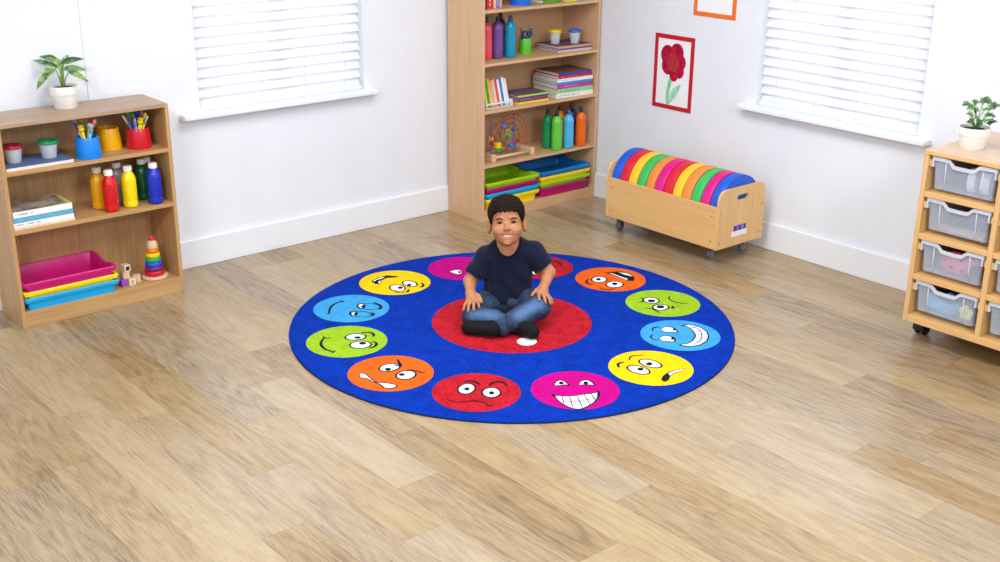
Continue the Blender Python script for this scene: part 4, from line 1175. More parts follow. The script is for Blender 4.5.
# ---------------- wooden blocks
def block(label, x, y, z, rz, face=None, side=None, mark=None):
    s = 0.0165
    root = thing('toy_block', label, 'block', (x, y, z), (0, 0, rz), 'wooden toy blocks')
    m_ = MB(); m_.box(-s, s, -s, s, 0, 2 * s)
    m_.build('cube', side or M_RAWWOOD, root, bevel=0.0015)
    if face:
        q = MB()
        plate_with_holes(q, [(-s * .9, -s * .9), (s * .9, -s * .9), (s * .9, s * .9), (-s * .9, s * .9)], [[(-s * .62, -s * .62), (s * .62, -s * .62), (s * .62, s * .62), (-s * .62, s * .62)]], 0.0006, 0, T(0, -s, s) @ RX(PI / 2))
        q.build('face_border', face[0], root)
        q = MB(); q.box(-s * .62, s * .62, -s - 0.0004, -s, s - s * .62, s + s * .62)
        q.build('face_panel', face[1], root)
    if mark:
        q = MB()
        arc = [(0.0062 * math.cos(math.radians(a)), -s - 0.0008, s + 0.0075 * math.sin(math.radians(a))) for a in range(50, 311, 26)]
        q.tube(arc, 0.0013, 6); q.tube([(0.0010, -s - 0.0008, s - 0.0005), (0.0050, -s - 0.0008, s - 0.0005), (0.0050, -s - 0.0008, s - 0.0058)], 0.0013, 6)
        q.build('painted_letter', mark, root)
    return root
CREAMF = matte(238, 226, 204)
block('purple toy block beside the cyan tray', -3.040, -0.250, 0.0785, 0.25, None, matte(160, 80, 180))
block('toy block with a dark letter on a cream face, front of the little pile', -3.003, -0.258, 0.0785, 0.12, (CREAMF, CREAMF), None, matte(60, 50, 44))
block('plain wooden toy block at the right of the little pile', -2.962, -0.232, 0.0785, -0.35)
block('plain wooden toy block in the middle of the little pile', -3.024, -0.244, 0.1120, 0.15)
block('toy block with a dark square in a pale border on top of the little pile', -3.018, -0.246, 0.1455, 0.22, (CREAMF, matte(36, 40, 70)))

# ---------------- ring stacker
st = thing('ring_stacker', 'wooden ring stacker with rainbow rings and a red knob on the bottom shelf', 'toy', (-2.870, -0.228, 0.0785))
m_ = MB(); m_.lathe([(0, 0), (0.060, 0), (0.0625, 0.003), (0.0625, 0.009), (0.059, 0.013), (0, 0.013)], 40); m_.build('stacker_base', M_RAWWOOD, st)
m_ = MB(); m_.lathe([(0, 0.012), (0.008, 0.012), (0.008, 0.19), (0, 0.19)], 14); m_.build('peg', M_RAWWOOD, st)
z_ = 0.0135
for (c_, r_) in [((206, 16, 46), 0.0475), ((110, 40, 120), 0.0440), ((20, 90, 210), 0.0405), ((40, 170, 80), 0.0370), ((250, 210, 10), 0.0335), ((238, 120, 20), 0.0300)]:
    hh = 0.0215 if c_[0] != 206 else 0.026
    m_ = MB(); m_.lathe([(0.0085, z_), (r_ - 0.004, z_), (r_, z_ + 0.005), (r_ - 0.0005, z_ + hh - 0.005), (r_ - 0.005, z_ + hh), (0.0085, z_ + hh), (0.0085, z_)], 32)
    m_.build('ring', gloss(*c_, 0.2), st); z_ += hh
m_ = MB(); m_.lathe([(0.0085, z_), (0.0265, z_), (0.0275, z_ + 0.004), (0.0245, z_ + 0.026), (0.016, z_ + 0.038), (0, z_ + 0.040)], 28); m_.build('wooden_cone', M_RAWWOOD, st)
m_ = MB(); m_.lathe([(0, z_ + 0.038), (0.009, z_ + 0.038), (0.0125, z_ + 0.043), (0.0115, z_ + 0.055), (0.006, z_ + 0.060), (0, z_ + 0.061)], 20); m_.build('knob', gloss(220, 30, 60), st)

# ---------------- bead maze
mz = thing('bead_maze', 'wooden bead maze with red wire loops beside the paint bottles in the tall bookcase', 'toy', (-0.656, -0.235, 0.3335))
for sx in (-0.148, 0.148):
    m_ = MB(); m_.box(sx - 0.016, sx + 0.016, -0.075, 0.075, 0, 0.044)
    m_.build('end_block', M_RAWWOOD, mz, bevel=0.006, seg=3)
for yy in (-0.062, 0.062):
    m_ = MB(); m_.tube([(-0.138, yy, 0.024), (0.138, yy, 0.024)], 0.008, 10); m_.build('rail', M_RAWWOOD, mz)
RW, BW, GW, PWM = gloss(196, 24, 40), gloss(30, 70, 190), gloss(40, 140, 70), gloss(90, 60, 150)
def wire(pts, mat_, r=0.0022):
    P_ = [Vector((p[0] * 1.26 - 0.008, p[1], p[2])) for p in pts]; out = []
    for i in range(len(P_) - 1):
        p0, p1, p2, p3 = P_[max(i - 1, 0)], P_[i], P_[i + 1], P_[min(i + 2, len(P_) - 1)]
        for s in range(8):
            u = s / 8
            out.append(0.5 * ((2 * p1) + (p2 - p0) * u + (2 * p0 - 5 * p1 + 4 * p2 - p3) * u * u + (3 * p1 - p0 - 3 * p2 + p3) * u ** 3))
    out.append(P_[-1])
    m__ = MB(); m__.tube(out, r, 7); m__.build('wire', mat_, mz)
wire([(0.122, -0.01, 0.040), (0.122, -0.01, 0.16), (0.085, -0.01, 0.225), (0.02, -0.012, 0.245), (-0.05, -0.015, 0.215), (-0.105, -0.02, 0.16), (-0.122, -0.02, 0.10), (-0.116, -0.02, 0.040)], RW)
wire([(0.055, -0.02, 0.075), (0.092, -0.02, 0.12), (0.085, -0.02, 0.185), (0.03, -0.02, 0.228), (-0.04, -0.02, 0.205), (-0.075, -0.02, 0.15), (-0.065, -0.02, 0.10), (-0.01, -0.02, 0.066), (0.055, -0.02, 0.075)], RW)
wire([(0.030, -0.04, 0.075), (0.060, -0.04, 0.13), (0.030, -0.04, 0.19), (-0.03, -0.04, 0.205), (-0.085, -0.04, 0.165), (-0.100, -0.04, 0.110), (-0.07, -0.04, 0.07), (-0.02, -0.04, 0.055), (0.030, -0.04, 0.075)], RW)
wire([(0.012, 0.02, 0.205), (-0.012, 0.02, 0.15), (-0.005, 0.02, 0.09), (0.03, 0.02, 0.06)], RW)
wire([(0.075, 0.015, 0.060), (0.085, 0.015, 0.14), (0.060, 0.015, 0.19), (0.030, 0.015, 0.16), (0.015, 0.015, 0.10)], GW)
wire([(-0.05, 0.03, 0.10), (-0.075, 0.03, 0.155), (-0.055, 0.03, 0.20), (-0.02, 0.03, 0.16), (-0.01, 0.03, 0.11)], GW)
wire([(0.012, -0.055, 0.060), (0.014, -0.055, 0.14), (0.012, -0.055, 0.262)], PWM)
wire([(-0.062, -0.055, 0.090), (-0.030, -0.055, 0.125), (-0.045, -0.055, 0.19), (-0.060, -0.055, 0.262)], PWM)
wire([(-0.118, -0.045, 0.040), (-0.112, -0.045, 0.16), (-0.118, -0.045, 0.255)], PWM)
def bead(x, y, z, r, col, shape='s'):
    x = x * 1.26 - 0.008
    m__ = MB()
    if shape == 's': m__.ellipsoid((x, y, z), (r, r, r), 0, 18, 12)
    elif shape == 'c': m__.box(x - r, x + r, y - r, y + r, z - r, z + r)
    else: m__.lathe([(0, -r * 0.7), (r * 0.9, -r * 0.7), (r, -r * 0.5), (r, r * 0.5), (r * 0.9, r * 0.7), (0, r * 0.7)], 16, 0, T(x, y, z))
    m__.build('bead', gloss(*col), mz, bevel=0.003 if shape == 'c' else 0)
for a in [(-0.044, -0.055, 0.196, 0.0145, (60, 120, 220)), (0.013, -0.055, 0.172, 0.0130, (24, 70, 180)), (-0.002, -0.040, 0.132, 0.014, (50, 170, 100)), (0.020, 0.015, 0.125, 0.016, (244, 206, 30), 'd'), (0.024, 0.015, 0.150, 0.013, (244, 206, 30), 'd'),
          (0.068, -0.02, 0.088, 0.0125, (210, 30, 50), 'd'), (-0.104, -0.03, 0.130, 0.014, (240, 200, 40), 'd'), (-0.100, -0.03, 0.105, 0.013, (190, 24, 40), 'd'), (-0.078, -0.05, 0.090, 0.016, (246, 208, 20), 'c'), (-0.078, -0.05, 0.062, 0.014, (50, 160, 90), 'd'),
          (-0.045, -0.045, 0.066, 0.013, (50, 170, 90), 'd'), (-0.024, -0.04, 0.062, 0.012, (210, 30, 40), 'd'), (0.008, -0.045, 0.072, 0.018, (50, 100, 210)), (0.024, -0.04, 0.076, 0.011, (40, 90, 200))]:
    bead(*a)
RUG_MARKS = [
('E',[(-0.1291,0.6462),(-0.1385,0.6371),(-0.1492,0.632),(-0.1603,0.6314),(-0.1707,0.6353),(-0.1793,0.6433),(-0.1854,0.6546),(-0.1884,0.6683),(-0.188,0.6829),(-0.1841,0.6971),(-0.1772,0.7094),(-0.1679,0.7187),(-0.1571,0.724),(-0.1459,0.7248),(-0.1354,0.7209),(-0.1266,0.7128),(-0.1204,0.7012),(-0.1175,0.6874),(-0.1181,0.6726),(-0.1221,0.6584)]),
('P',[(-0.1303,0.6645),(-0.1383,0.6574),(-0.1469,0.656),(-0.1529,0.6609),(-0.154,0.6701),(-0.1497,0.6802),(-0.1417,0.6873),(-0.1331,0.6887),(-0.127,0.6838),(-0.126,0.6746)]),
('S1',[(-0.1914,0.6477),(-0.184,0.6167),(-0.1607,0.608)]),
('E',[(-0.05,0.6559),(-0.0587,0.648),(-0.0685,0.6443),(-0.0783,0.645),(-0.0873,0.6502),(-0.0945,0.6592),(-0.0992,0.6714),(-0.1011,0.6853),(-0.0999,0.6999),(-0.0957,0.7136),(-0.0889,0.725),(-0.0802,0.7331),(-0.0704,0.737),(-0.0604,0.7364),(-0.0514,0.7312),(-0.0441,0.722),(-0.0393,0.7096),(-0.0375,0.6955),(-0.0388,0.6809),(-0.0431,0.6672)]),
('P',[(-0.0736,0.6704),(-0.0809,0.664),(-0.0887,0.6628),(-0.094,0.6671),(-0.0949,0.6754),(-0.091,0.6844),(-0.0838,0.6908),(-0.076,0.692),(-0.0706,0.6877),(-0.0697,0.6794)]),
('S2',[(-0.018,0.6621),(-0.0303,0.6303),(-0.0501,0.6153),(-0.0588,0.6223)]),
('S2',[(-0.157,0.605),(-0.1415,0.6076),(-0.1216,0.6269)]),
('P',[(-0.1983,0.8386),(-0.1505,0.8585),(-0.0957,0.8629),(-0.0647,0.8326),(-0.0498,0.8044),(-0.0793,0.812),(-0.1106,0.8291),(-0.1477,0.8191),(-0.1959,0.774),(-0.2042,0.7989)]),
('W',[(-0.1882,0.8384),(-0.1422,0.8519),(-0.1041,0.8508),(-0.1359,0.8361),(-0.1646,0.838),(-0.1869,0.8242)]),
('W',[(-0.1836,0.8005),(-0.1595,0.8206),(-0.1644,0.8061),(-0.1885,0.7836)]),
('S2',[(-0.5913,0.6036),(-0.5656,0.6404),(-0.5323,0.6719),(-0.4968,0.6906),(-0.4627,0.6943)]),
('S1',[(-0.4608,0.7096),(-0.461,0.6785)]),
('S1',[(-0.6062,0.6042),(-0.5891,0.5949)]),
('L',[(-0.3638,0.5216),(-0.3728,0.5134),(-0.3844,0.5099),(-0.3975,0.5112),(-0.4107,0.5173),(-0.423,0.5276),(-0.4329,0.5411),(-0.4397,0.5565),(-0.4426,0.5723),(-0.4413,0.5869),(-0.436,0.5991),(-0.4271,0.6075),(-0.4154,0.6113),(-0.4022,0.61),(-0.3888,0.6039),(-0.3764,0.5935),(-0.3663,0.5798),(-0.3596,0.5642),(-0.3568,0.5483),(-0.3583,0.5336)]),
('E',[(-0.4133,0.5759),(-0.4193,0.5684),(-0.426,0.5627),(-0.4327,0.5593),(-0.4388,0.5585),(-0.4436,0.5605),(-0.4467,0.5649),(-0.4479,0.5715),(-0.4469,0.5795),(-0.4439,0.5882),(-0.4392,0.5968),(-0.4332,0.6043),(-0.4265,0.6101),(-0.4197,0.6136),(-0.4136,0.6144),(-0.4087,0.6125),(-0.4056,0.6079),(-0.4045,0.6013),(-0.4055,0.5932),(-0.4085,0.5844)]),
('P',[(-0.419,0.5734),(-0.4254,0.5661),(-0.4313,0.5633),(-0.4345,0.5658),(-0.4337,0.5729),(-0.4293,0.5817),(-0.4229,0.589),(-0.417,0.592),(-0.4138,0.5894),(-0.4145,0.5823)]),
('S2',[(-0.3535,0.587),(-0.3516,0.5426),(-0.3694,0.5053),(-0.3905,0.5037)]),
('L',[(-0.4508,0.4656),(-0.4587,0.4584),(-0.469,0.4554),(-0.4807,0.4568),(-0.4927,0.4624),(-0.5038,0.4718),(-0.5129,0.484),(-0.5192,0.4978),(-0.522,0.5119),(-0.5211,0.525),(-0.5165,0.5358),(-0.5087,0.5431),(-0.4983,0.5463),(-0.4865,0.545),(-0.4744,0.5394),(-0.4632,0.5299),(-0.454,0.5176),(-0.4478,0.5036),(-0.445,0.4893),(-0.4461,0.4762)]),
('E',[(-0.4949,0.5189),(-0.5001,0.5125),(-0.506,0.5078),(-0.5121,0.5052),(-0.5177,0.5049),(-0.5223,0.507),(-0.5255,0.5112),(-0.527,0.5172),(-0.5266,0.5244),(-0.5243,0.5321),(-0.5204,0.5395),(-0.5152,0.5459),(-0.5093,0.5507),(-0.5032,0.5534),(-0.4975,0.5537),(-0.4929,0.5516),(-0.4896,0.5473),(-0.4882,0.5412),(-0.4886,0.534),(-0.491,0.5263)]),
('P',[(-0.4979,0.5168),(-0.5035,0.5106),(-0.5089,0.5083),(-0.512,0.5109),(-0.5117,0.5172),(-0.5081,0.525),(-0.5025,0.5312),(-0.4971,0.5335),(-0.4939,0.5309),(-0.4943,0.5245)]),
('S2',[(-0.438,0.4866),(-0.4378,0.4637),(-0.4584,0.4509)]),
('S2',[(-0.7634,0.37),(-0.7995,0.3379),(-0.8204,0.3045),(-0.8292,0.262),(-0.8197,0.2152)]),
('S1',[(-0.7615,0.3871),(-0.7614,0.3581),(-0.74,0.3573)]),
('S1',[(-0.8302,0.2042),(-0.8021,0.2204)]),
('E',[(-0.6154,0.2683),(-0.6232,0.2602),(-0.634,0.2552),(-0.6466,0.2537),(-0.6599,0.256),(-0.6725,0.2616),(-0.6833,0.2702),(-0.6912,0.2808),(-0.6955,0.2925),(-0.6957,0.3041),(-0.6917,0.3145),(-0.684,0.3227),(-0.6733,0.3279),(-0.6606,0.3295),(-0.6472,0.3274),(-0.6344,0.3217),(-0.6235,0.313),(-0.6155,0.3022),(-0.6113,0.2904),(-0.6112,0.2787)]),
('P',[(-0.6392,0.2695),(-0.6461,0.2642),(-0.6548,0.2645),(-0.662,0.2703),(-0.6649,0.2794),(-0.6624,0.2883),(-0.6555,0.2936),(-0.6467,0.2933),(-0.6395,0.2875),(-0.6367,0.2784)]),
('E',[(-0.6461,0.1812),(-0.6546,0.1723),(-0.6661,0.1665),(-0.6794,0.1646),(-0.6932,0.1666),(-0.7062,0.1723),(-0.7172,0.1812),(-0.725,0.1925),(-0.7291,0.2049),(-0.7288,0.2175),(-0.7243,0.2288),(-0.716,0.2379),(-0.7046,0.2438),(-0.6912,0.2459),(-0.6772,0.244),(-0.664,0.2383),(-0.6529,0.2292),(-0.6449,0.2178),(-0.641,0.2052),(-0.6414,0.1926)]),
('P',[(-0.6569,0.2022),(-0.6645,0.1965),(-0.6738,0.1968),(-0.6815,0.203),(-0.6845,0.2128),(-0.6818,0.2224),(-0.6743,0.2281),(-0.6648,0.2279),(-0.6571,0.2216),(-0.6541,0.2118)]),
('S2',[(-0.6088,0.3137),(-0.5758,0.2954),(-0.5769,0.2605),(-0.5936,0.2471)]),
('S2',[(-0.6243,0.2021),(-0.6225,0.1743),(-0.649,0.1497),(-0.6785,0.1498)]),
('E',[(-0.6824,-0.085),(-0.6906,-0.094),(-0.7021,-0.1005),(-0.7158,-0.104),(-0.7303,-0.1041),(-0.7443,-0.1009),(-0.7563,-0.0947),(-0.7653,-0.086),(-0.7704,-0.0758),(-0.7711,-0.0649),(-0.7672,-0.0545),(-0.7592,-0.0455),(-0.7478,-0.0388),(-0.7341,-0.0352),(-0.7195,-0.0349),(-0.7053,-0.038),(-0.693,-0.0443),(-0.6839,-0.0531),(-0.6789,-0.0635),(-0.6783,-0.0745)]),
('P',[(-0.731,-0.0885),(-0.7382,-0.0944),(-0.7464,-0.095),(-0.7526,-0.09),(-0.7543,-0.0813),(-0.751,-0.0723),(-0.7438,-0.0663),(-0.7356,-0.0657),(-0.7294,-0.0707),(-0.7277,-0.0795)]),
('E',[(-0.6789,-0.1899),(-0.6878,-0.1997),(-0.6995,-0.2069),(-0.7128,-0.2107),(-0.7263,-0.2107),(-0.7388,-0.2071),(-0.7491,-0.2001),(-0.7562,-0.1905),(-0.7594,-0.1791),(-0.7584,-0.1671),(-0.7533,-0.1555),(-0.7445,-0.1456),(-0.7329,-0.1383),(-0.7196,-0.1343),(-0.7059,-0.1341),(-0.6932,-0.1377),(-0.6827,-0.1448),(-0.6755,-0.1546),(-0.6724,-0.1662),(-0.6735,-0.1783)]),
('P',[(-0.7173,-0.1664),(-0.724,-0.1715),(-0.7319,-0.1715),(-0.7379,-0.1666),(-0.74,-0.1585),(-0.7371,-0.1503),(-0.7305,-0.1452),(-0.7226,-0.1451),(-0.7164,-0.1501),(-0.7144,-0.1582)]),
('S2',[(-0.6519,-0.0227),(-0.6679,-0.0605),(-0.6815,-0.0865),(-0.6947,-0.0574)]),
('S1',[(-0.6844,-0.1337),(-0.6642,-0.1555),(-0.6524,-0.1886),(-0.6405,-0.2019)]),
('O',[(-0.862,-0.0489),(-0.8475,-0.0427),(-0.8396,-0.0671),(-0.8498,-0.1382),(-0.8397,-0.1638),(-0.817,-0.1909),(-0.8021,-0.2288),(-0.8248,-0.2412),(-0.8526,-0.2219),(-0.8506,-0.1894),(-0.8502,-0.1639),(-0.858,-0.1402),(-0.8582,-0.0998),(-0.8729,-0.0755)]),
('E',[(-0.5722,-0.4435),(-0.5822,-0.4546),(-0.5945,-0.4632),(-0.6079,-0.4686),(-0.621,-0.4703),(-0.6327,-0.4681),(-0.6418,-0.4623),(-0.6474,-0.4534),(-0.6491,-0.4422),(-0.6465,-0.4299),(-0.6401,-0.4176),(-0.6302,-0.4064),(-0.618,-0.3976),(-0.6045,-0.3919),(-0.5911,-0.3901),(-0.5792,-0.3922),(-0.5699,-0.3981),(-0.5643,-0.4072),(-0.5627,-0.4186),(-0.5655,-0.4311)]),
('P',[(-0.5983,-0.4395),(-0.6055,-0.4452),(-0.6132,-0.4461),(-0.6184,-0.4418),(-0.6192,-0.4341),(-0.6153,-0.4258),(-0.6081,-0.4201),(-0.6004,-0.4192),(-0.5951,-0.4234),(-0.5943,-0.4312)]),
('E',[(-0.5235,-0.542),(-0.5337,-0.5513),(-0.5456,-0.5574),(-0.558,-0.5597),(-0.5698,-0.5581),(-0.5798,-0.5527),(-0.5872,-0.544),(-0.5911,-0.5329),(-0.5911,-0.5203),(-0.5874,-0.5076),(-0.5802,-0.496),(-0.5701,-0.4865),(-0.5582,-0.4802),(-0.5456,-0.4777),(-0.5336,-0.4793),(-0.5234,-0.4847),(-0.5159,-0.4936),(-0.5121,-0.505),(-0.5121,-0.5177),(-0.5161,-0.5304)]),
('P',[(-0.545,-0.5298),(-0.5523,-0.5352),(-0.5599,-0.536),(-0.5651,-0.5318),(-0.5658,-0.5242),(-0.5618,-0.5161),(-0.5546,-0.5106),(-0.5469,-0.5098),(-0.5416,-0.514),(-0.5409,-0.5217)]),
('S2',[(-0.5716,-0.3709),(-0.5501,-0.383),(-0.5375,-0.4027),(-0.5415,-0.4356)]),
('S2',[(-0.5174,-0.4618),(-0.4872,-0.453),(-0.4605,-0.4626),(-0.4555,-0.4841),(-0.4664,-0.5139)]),
('S1',[(-0.7238,-0.4659),(-0.716,-0.4873),(-0.7076,-0.5042),(-0.6847,-0.5165),(-0.6573,-0.5301),(-0.6404,-0.55),(-0.631,-0.5789),(-0.6331,-0.6082),(-0.6153,-0.6066)]),
('O',[(-0.3164,-0.6292),(-0.2919,-0.6091),(-0.2726,-0.6045),(-0.2583,-0.612),(-0.2574,-0.637),(-0.2681,-0.6658),(-0.2734,-0.6508),(-0.2948,-0.6415)]),
('P',[(-0.2682,-0.635),(-0.2757,-0.64),(-0.2834,-0.6405),(-0.2885,-0.6363),(-0.289,-0.6291),(-0.2847,-0.6216),(-0.2773,-0.6165),(-0.2695,-0.616),(-0.2644,-0.6201),(-0.2639,-0.6274)]),
('O',[(-0.2375,-0.6867),(-0.2107,-0.6683),(-0.1909,-0.6668),(-0.1756,-0.6765),(-0.1745,-0.6977),(-0.1871,-0.7276),(-0.1994,-0.7137),(-0.2151,-0.6983)]),
('P',[(-0.1915,-0.6974),(-0.1991,-0.7022),(-0.2069,-0.7027),(-0.212,-0.6986),(-0.2124,-0.6914),(-0.208,-0.6839),(-0.2004,-0.679),(-0.1926,-0.6785),(-0.1875,-0.6827),(-0.1871,-0.6899)]),
('O',[(-0.3768,-0.6949),(-0.3597,-0.7177),(-0.3295,-0.7423),(-0.2856,-0.7588),(-0.2516,-0.7736),(-0.2216,-0.7851),(-0.2473,-0.8092),(-0.2868,-0.8341),(-0.3272,-0.8449),(-0.367,-0.8495),(-0.3913,-0.8383),(-0.4018,-0.8126),(-0.4018,-0.7755),(-0.3946,-0.7363)]),
('S0',[(-0.3564,-0.7205),(-0.3966,-0.7698)]),
('S0',[(-0.3346,-0.7382),(-0.3936,-0.8192)]),
('S0',[(-0.3093,-0.7524),(-0.3679,-0.8475)]),
('S0',[(-0.2792,-0.7615),(-0.3245,-0.8434)]),
('S0',[(-0.253,-0.775),(-0.2834,-0.8319)]),
('S0',[(-0.3846,-0.757),(-0.3614,-0.7822),(-0.32,-0.8008),(-0.2658,-0.8158)]),
('S2',[(-0.3755,-0.6793),(-0.3829,-0.7078)]),
('S1',[(-0.2206,-0.7729),(-0.2056,-0.7825)]),
('S2',[(-0.2174,-0.782),(-0.2498,-0.8136)]),
('S0',[(-0.23,-0.5914),(-0.23,-0.6078)]),
('S0',[(-0.1812,-0.631),(-0.1636,-0.6385)]),
('E',[(0.1625,-0.7692),(0.1525,-0.7739),(0.1418,-0.7736),(0.1313,-0.7684),(0.1221,-0.7588),(0.1149,-0.7457),(0.1106,-0.7303),(0.1095,-0.7141),(0.1117,-0.6987),(0.1172,-0.6856),(0.1253,-0.6761),(0.1352,-0.6712),(0.1461,-0.6713),(0.1568,-0.6765),(0.1662,-0.6863),(0.1734,-0.6997),(0.1777,-0.7153),(0.1786,-0.7316),(0.1762,-0.747),(0.1706,-0.7599)]),
('P',[(0.1474,-0.7316),(0.138,-0.7368),(0.1281,-0.7366),(0.1214,-0.7312),(0.1205,-0.7226),(0.1258,-0.714),(0.1352,-0.7088),(0.1452,-0.709),(0.1519,-0.7144),(0.1527,-0.7231)]),
('E',[(0.0774,-0.7819),(0.0674,-0.7868),(0.0566,-0.7867),(0.046,-0.7818),(0.0367,-0.7724),(0.0295,-0.7595),(0.0251,-0.7443),(0.024,-0.7283),(0.0262,-0.7129),(0.0317,-0.6997),(0.0399,-0.6901),(0.0499,-0.6849),(0.0609,-0.6848),(0.0716,-0.6898),(0.0811,-0.6993),(0.0884,-0.7125),(0.0927,-0.7279),(0.0937,-0.7441),(0.0912,-0.7595),(0.0856,-0.7725)]),
('P',[(0.0813,-0.7448),(0.0721,-0.7499),(0.0623,-0.7497),(0.0557,-0.7443),(0.0548,-0.7358),(0.0598,-0.7274),(0.069,-0.7222),(0.0788,-0.7224),(0.0855,-0.7278),(0.0864,-0.7363)]),
('S1',[(0.1019,-0.6427),(0.1273,-0.6227),(0.1588,-0.6278),(0.1862,-0.6459)]),
('S2',[(0.0128,-0.6697),(0.0304,-0.6446),(0.052,-0.6383),(0.0699,-0.6428)]),
('P',[(0.0591,-0.8603),(0.091,-0.841),(0.1367,-0.8285),(0.1719,-0.83),(0.2199,-0.8495),(0.1918,-0.8578),(0.1553,-0.8532),(0.1165,-0.8617),(0.075,-0.8845),(0.0534,-0.8836)]),
('W',[(0.1278,-0.8366),(0.1662,-0.8351),(0.213,-0.8498),(0.1917,-0.8538),(0.1572,-0.849),(0.1167,-0.8582)]),
('O',[(0.4542,-0.4951),(0.4941,-0.486),(0.5113,-0.5069),(0.5098,-0.5354),(0.4895,-0.5644),(0.47,-0.5442),(0.449,-0.5271)]),
('P',[(0.5098,-0.54),(0.5023,-0.5446),(0.4952,-0.5455),(0.4913,-0.5424),(0.492,-0.5363),(0.4971,-0.5297),(0.5046,-0.525),(0.5116,-0.5241),(0.5156,-0.5273),(0.5148,-0.5334)]),
('O',[(0.3728,-0.5591),(0.4099,-0.5537),(0.4269,-0.5742),(0.4283,-0.604),(0.394,-0.6286),(0.3795,-0.6082),(0.3614,-0.5892)]),
('P',[(0.4242,-0.6051),(0.4162,-0.6102),(0.4089,-0.6115),(0.4051,-0.6084),(0.4062,-0.6021),(0.4118,-0.595),(0.4198,-0.5898),(0.4271,-0.5885),(0.4309,-0.5917),(0.4298,-0.598)]),
('S1',[(0.4132,-0.4891),(0.4346,-0.4655),(0.4582,-0.4639),(0.4731,-0.4759)]),
('S1',[(0.3524,-0.5689),(0.3465,-0.5465),(0.3636,-0.5207),(0.3863,-0.5168)]),
('O',[(0.5689,-0.5234),(0.6011,-0.5447),(0.6124,-0.5886),(0.5993,-0.6352),(0.561,-0.6827),(0.5059,-0.7149),(0.4493,-0.7207),(0.4008,-0.6985),(0.3929,-0.6665),(0.4287,-0.6783),(0.475,-0.6681),(0.5222,-0.6402),(0.5544,-0.5989),(0.5739,-0.5506)]),
('S0',[(0.59,-0.5544),(0.5864,-0.6065),(0.5385,-0.6645),(0.4827,-0.6961),(0.4237,-0.7)]),
('S0',[(0.556,-0.6001),(0.6049,-0.6215)]),
('S0',[(0.5278,-0.6335),(0.5801,-0.6647)]),
('S0',[(0.5008,-0.6561),(0.5358,-0.6998)]),
('S0',[(0.467,-0.6725),(0.4852,-0.7198)]),
('S0',[(0.5698,-0.5703),(0.6112,-0.5807)]),
('S1',[(0.5527,-0.5288),(0.5946,-0.5279)]),
('S1',[(0.384,-0.67),(0.4033,-0.6963)]),
('E',[(0.7127,-0.2495),(0.7025,-0.2558),(0.6912,-0.2585),(0.6798,-0.2574),(0.6693,-0.2526),(0.6609,-0.2445),(0.6553,-0.2339),(0.653,-0.2219),(0.6543,-0.2096),(0.6591,-0.1982),(0.667,-0.1888),(0.6771,-0.1823),(0.6885,-0.1794),(0.7,-0.1805),(0.7106,-0.1853),(0.7192,-0.1935),(0.7248,-0.2042),(0.727,-0.2163),(0.7256,-0.2287),(0.7206,-0.2401)]),
('P',[(0.7018,-0.237),(0.6906,-0.2423),(0.6777,-0.2408),(0.6682,-0.2331),(0.6655,-0.2221),(0.6708,-0.212),(0.6821,-0.2066),(0.695,-0.2081),(0.7046,-0.2158),(0.7072,-0.2269)]),
('E',[(0.6879,-0.3333),(0.6779,-0.3399),(0.666,-0.3436),(0.6534,-0.3439),(0.6414,-0.3409),(0.631,-0.3348),(0.6233,-0.3263),(0.6191,-0.3162),(0.6186,-0.3054),(0.6221,-0.2949),(0.6292,-0.2859),(0.6391,-0.2792),(0.651,-0.2754),(0.6637,-0.275),(0.6759,-0.2779),(0.6864,-0.2841),(0.6941,-0.2927),(0.6984,-0.303),(0.6987,-0.3139),(0.6951,-0.3243)]),
('P',[(0.6773,-0.3168),(0.6653,-0.3227),(0.6521,-0.3216),(0.6427,-0.314),(0.6406,-0.3028),(0.6467,-0.2921),(0.6586,-0.2861),(0.6719,-0.2871),(0.6814,-0.2948),(0.6834,-0.3061)]),
('S1',[(0.6825,-0.1582),(0.6678,-0.1877),(0.6462,-0.203),(0.6217,-0.2022)]),
('S1',[(0.594,-0.2708),(0.611,-0.2977),(0.6075,-0.3263),(0.6022,-0.3533)]),
('S1',[(0.6864,-0.3427),(0.7145,-0.3495)]),
('S1',[(0.7152,-0.3288),(0.69,-0.3615)]),
('S1',[(0.802,-0.2351),(0.7727,-0.2585),(0.7606,-0.298),(0.7744,-0.3362),(0.7993,-0.3563)]),
('E',[(0.7325,0.1215),(0.7218,0.1135),(0.7092,0.1086),(0.6961,0.1074),(0.6836,0.1099),(0.6729,0.1158),(0.6652,0.1247),(0.661,0.1356),(0.6609,0.1475),(0.6648,0.1593),(0.6725,0.1698),(0.6831,0.178),(0.6957,0.183),(0.7089,0.1844),(0.7216,0.182),(0.7324,0.176),(0.7403,0.167),(0.7444,0.1559),(0.7444,0.1438),(0.7403,0.132)]),
('P',[(0.7104,0.1423),(0.7008,0.1359),(0.6914,0.1349),(0.6856,0.1395),(0.6857,0.1481),(0.6916,0.1574),(0.7012,0.1639),(0.7107,0.165),(0.7165,0.1603),(0.7164,0.1516)]),
('E',[(0.7452,0.0194),(0.7339,0.0113),(0.7205,0.0066),(0.7063,0.0058),(0.6927,0.009),(0.6809,0.0157),(0.6722,0.0255),(0.6673,0.0372),(0.6667,0.0499),(0.6705,0.0623),(0.6784,0.0731),(0.6896,0.0813),(0.703,0.0862),(0.7174,0.0871),(0.7312,0.084),(0.7431,0.0771),(0.752,0.0673),(0.7568,0.0553),(0.7573,0.0425),(0.7533,0.0301)]),
('P',[(0.7295,0.0437),(0.7196,0.0379),(0.7093,0.0376),(0.7025,0.0432),(0.7016,0.0523),(0.7072,0.0617),(0.7171,0.0676),(0.7274,0.0678),(0.7343,0.0623),(0.7351,0.0531)]),
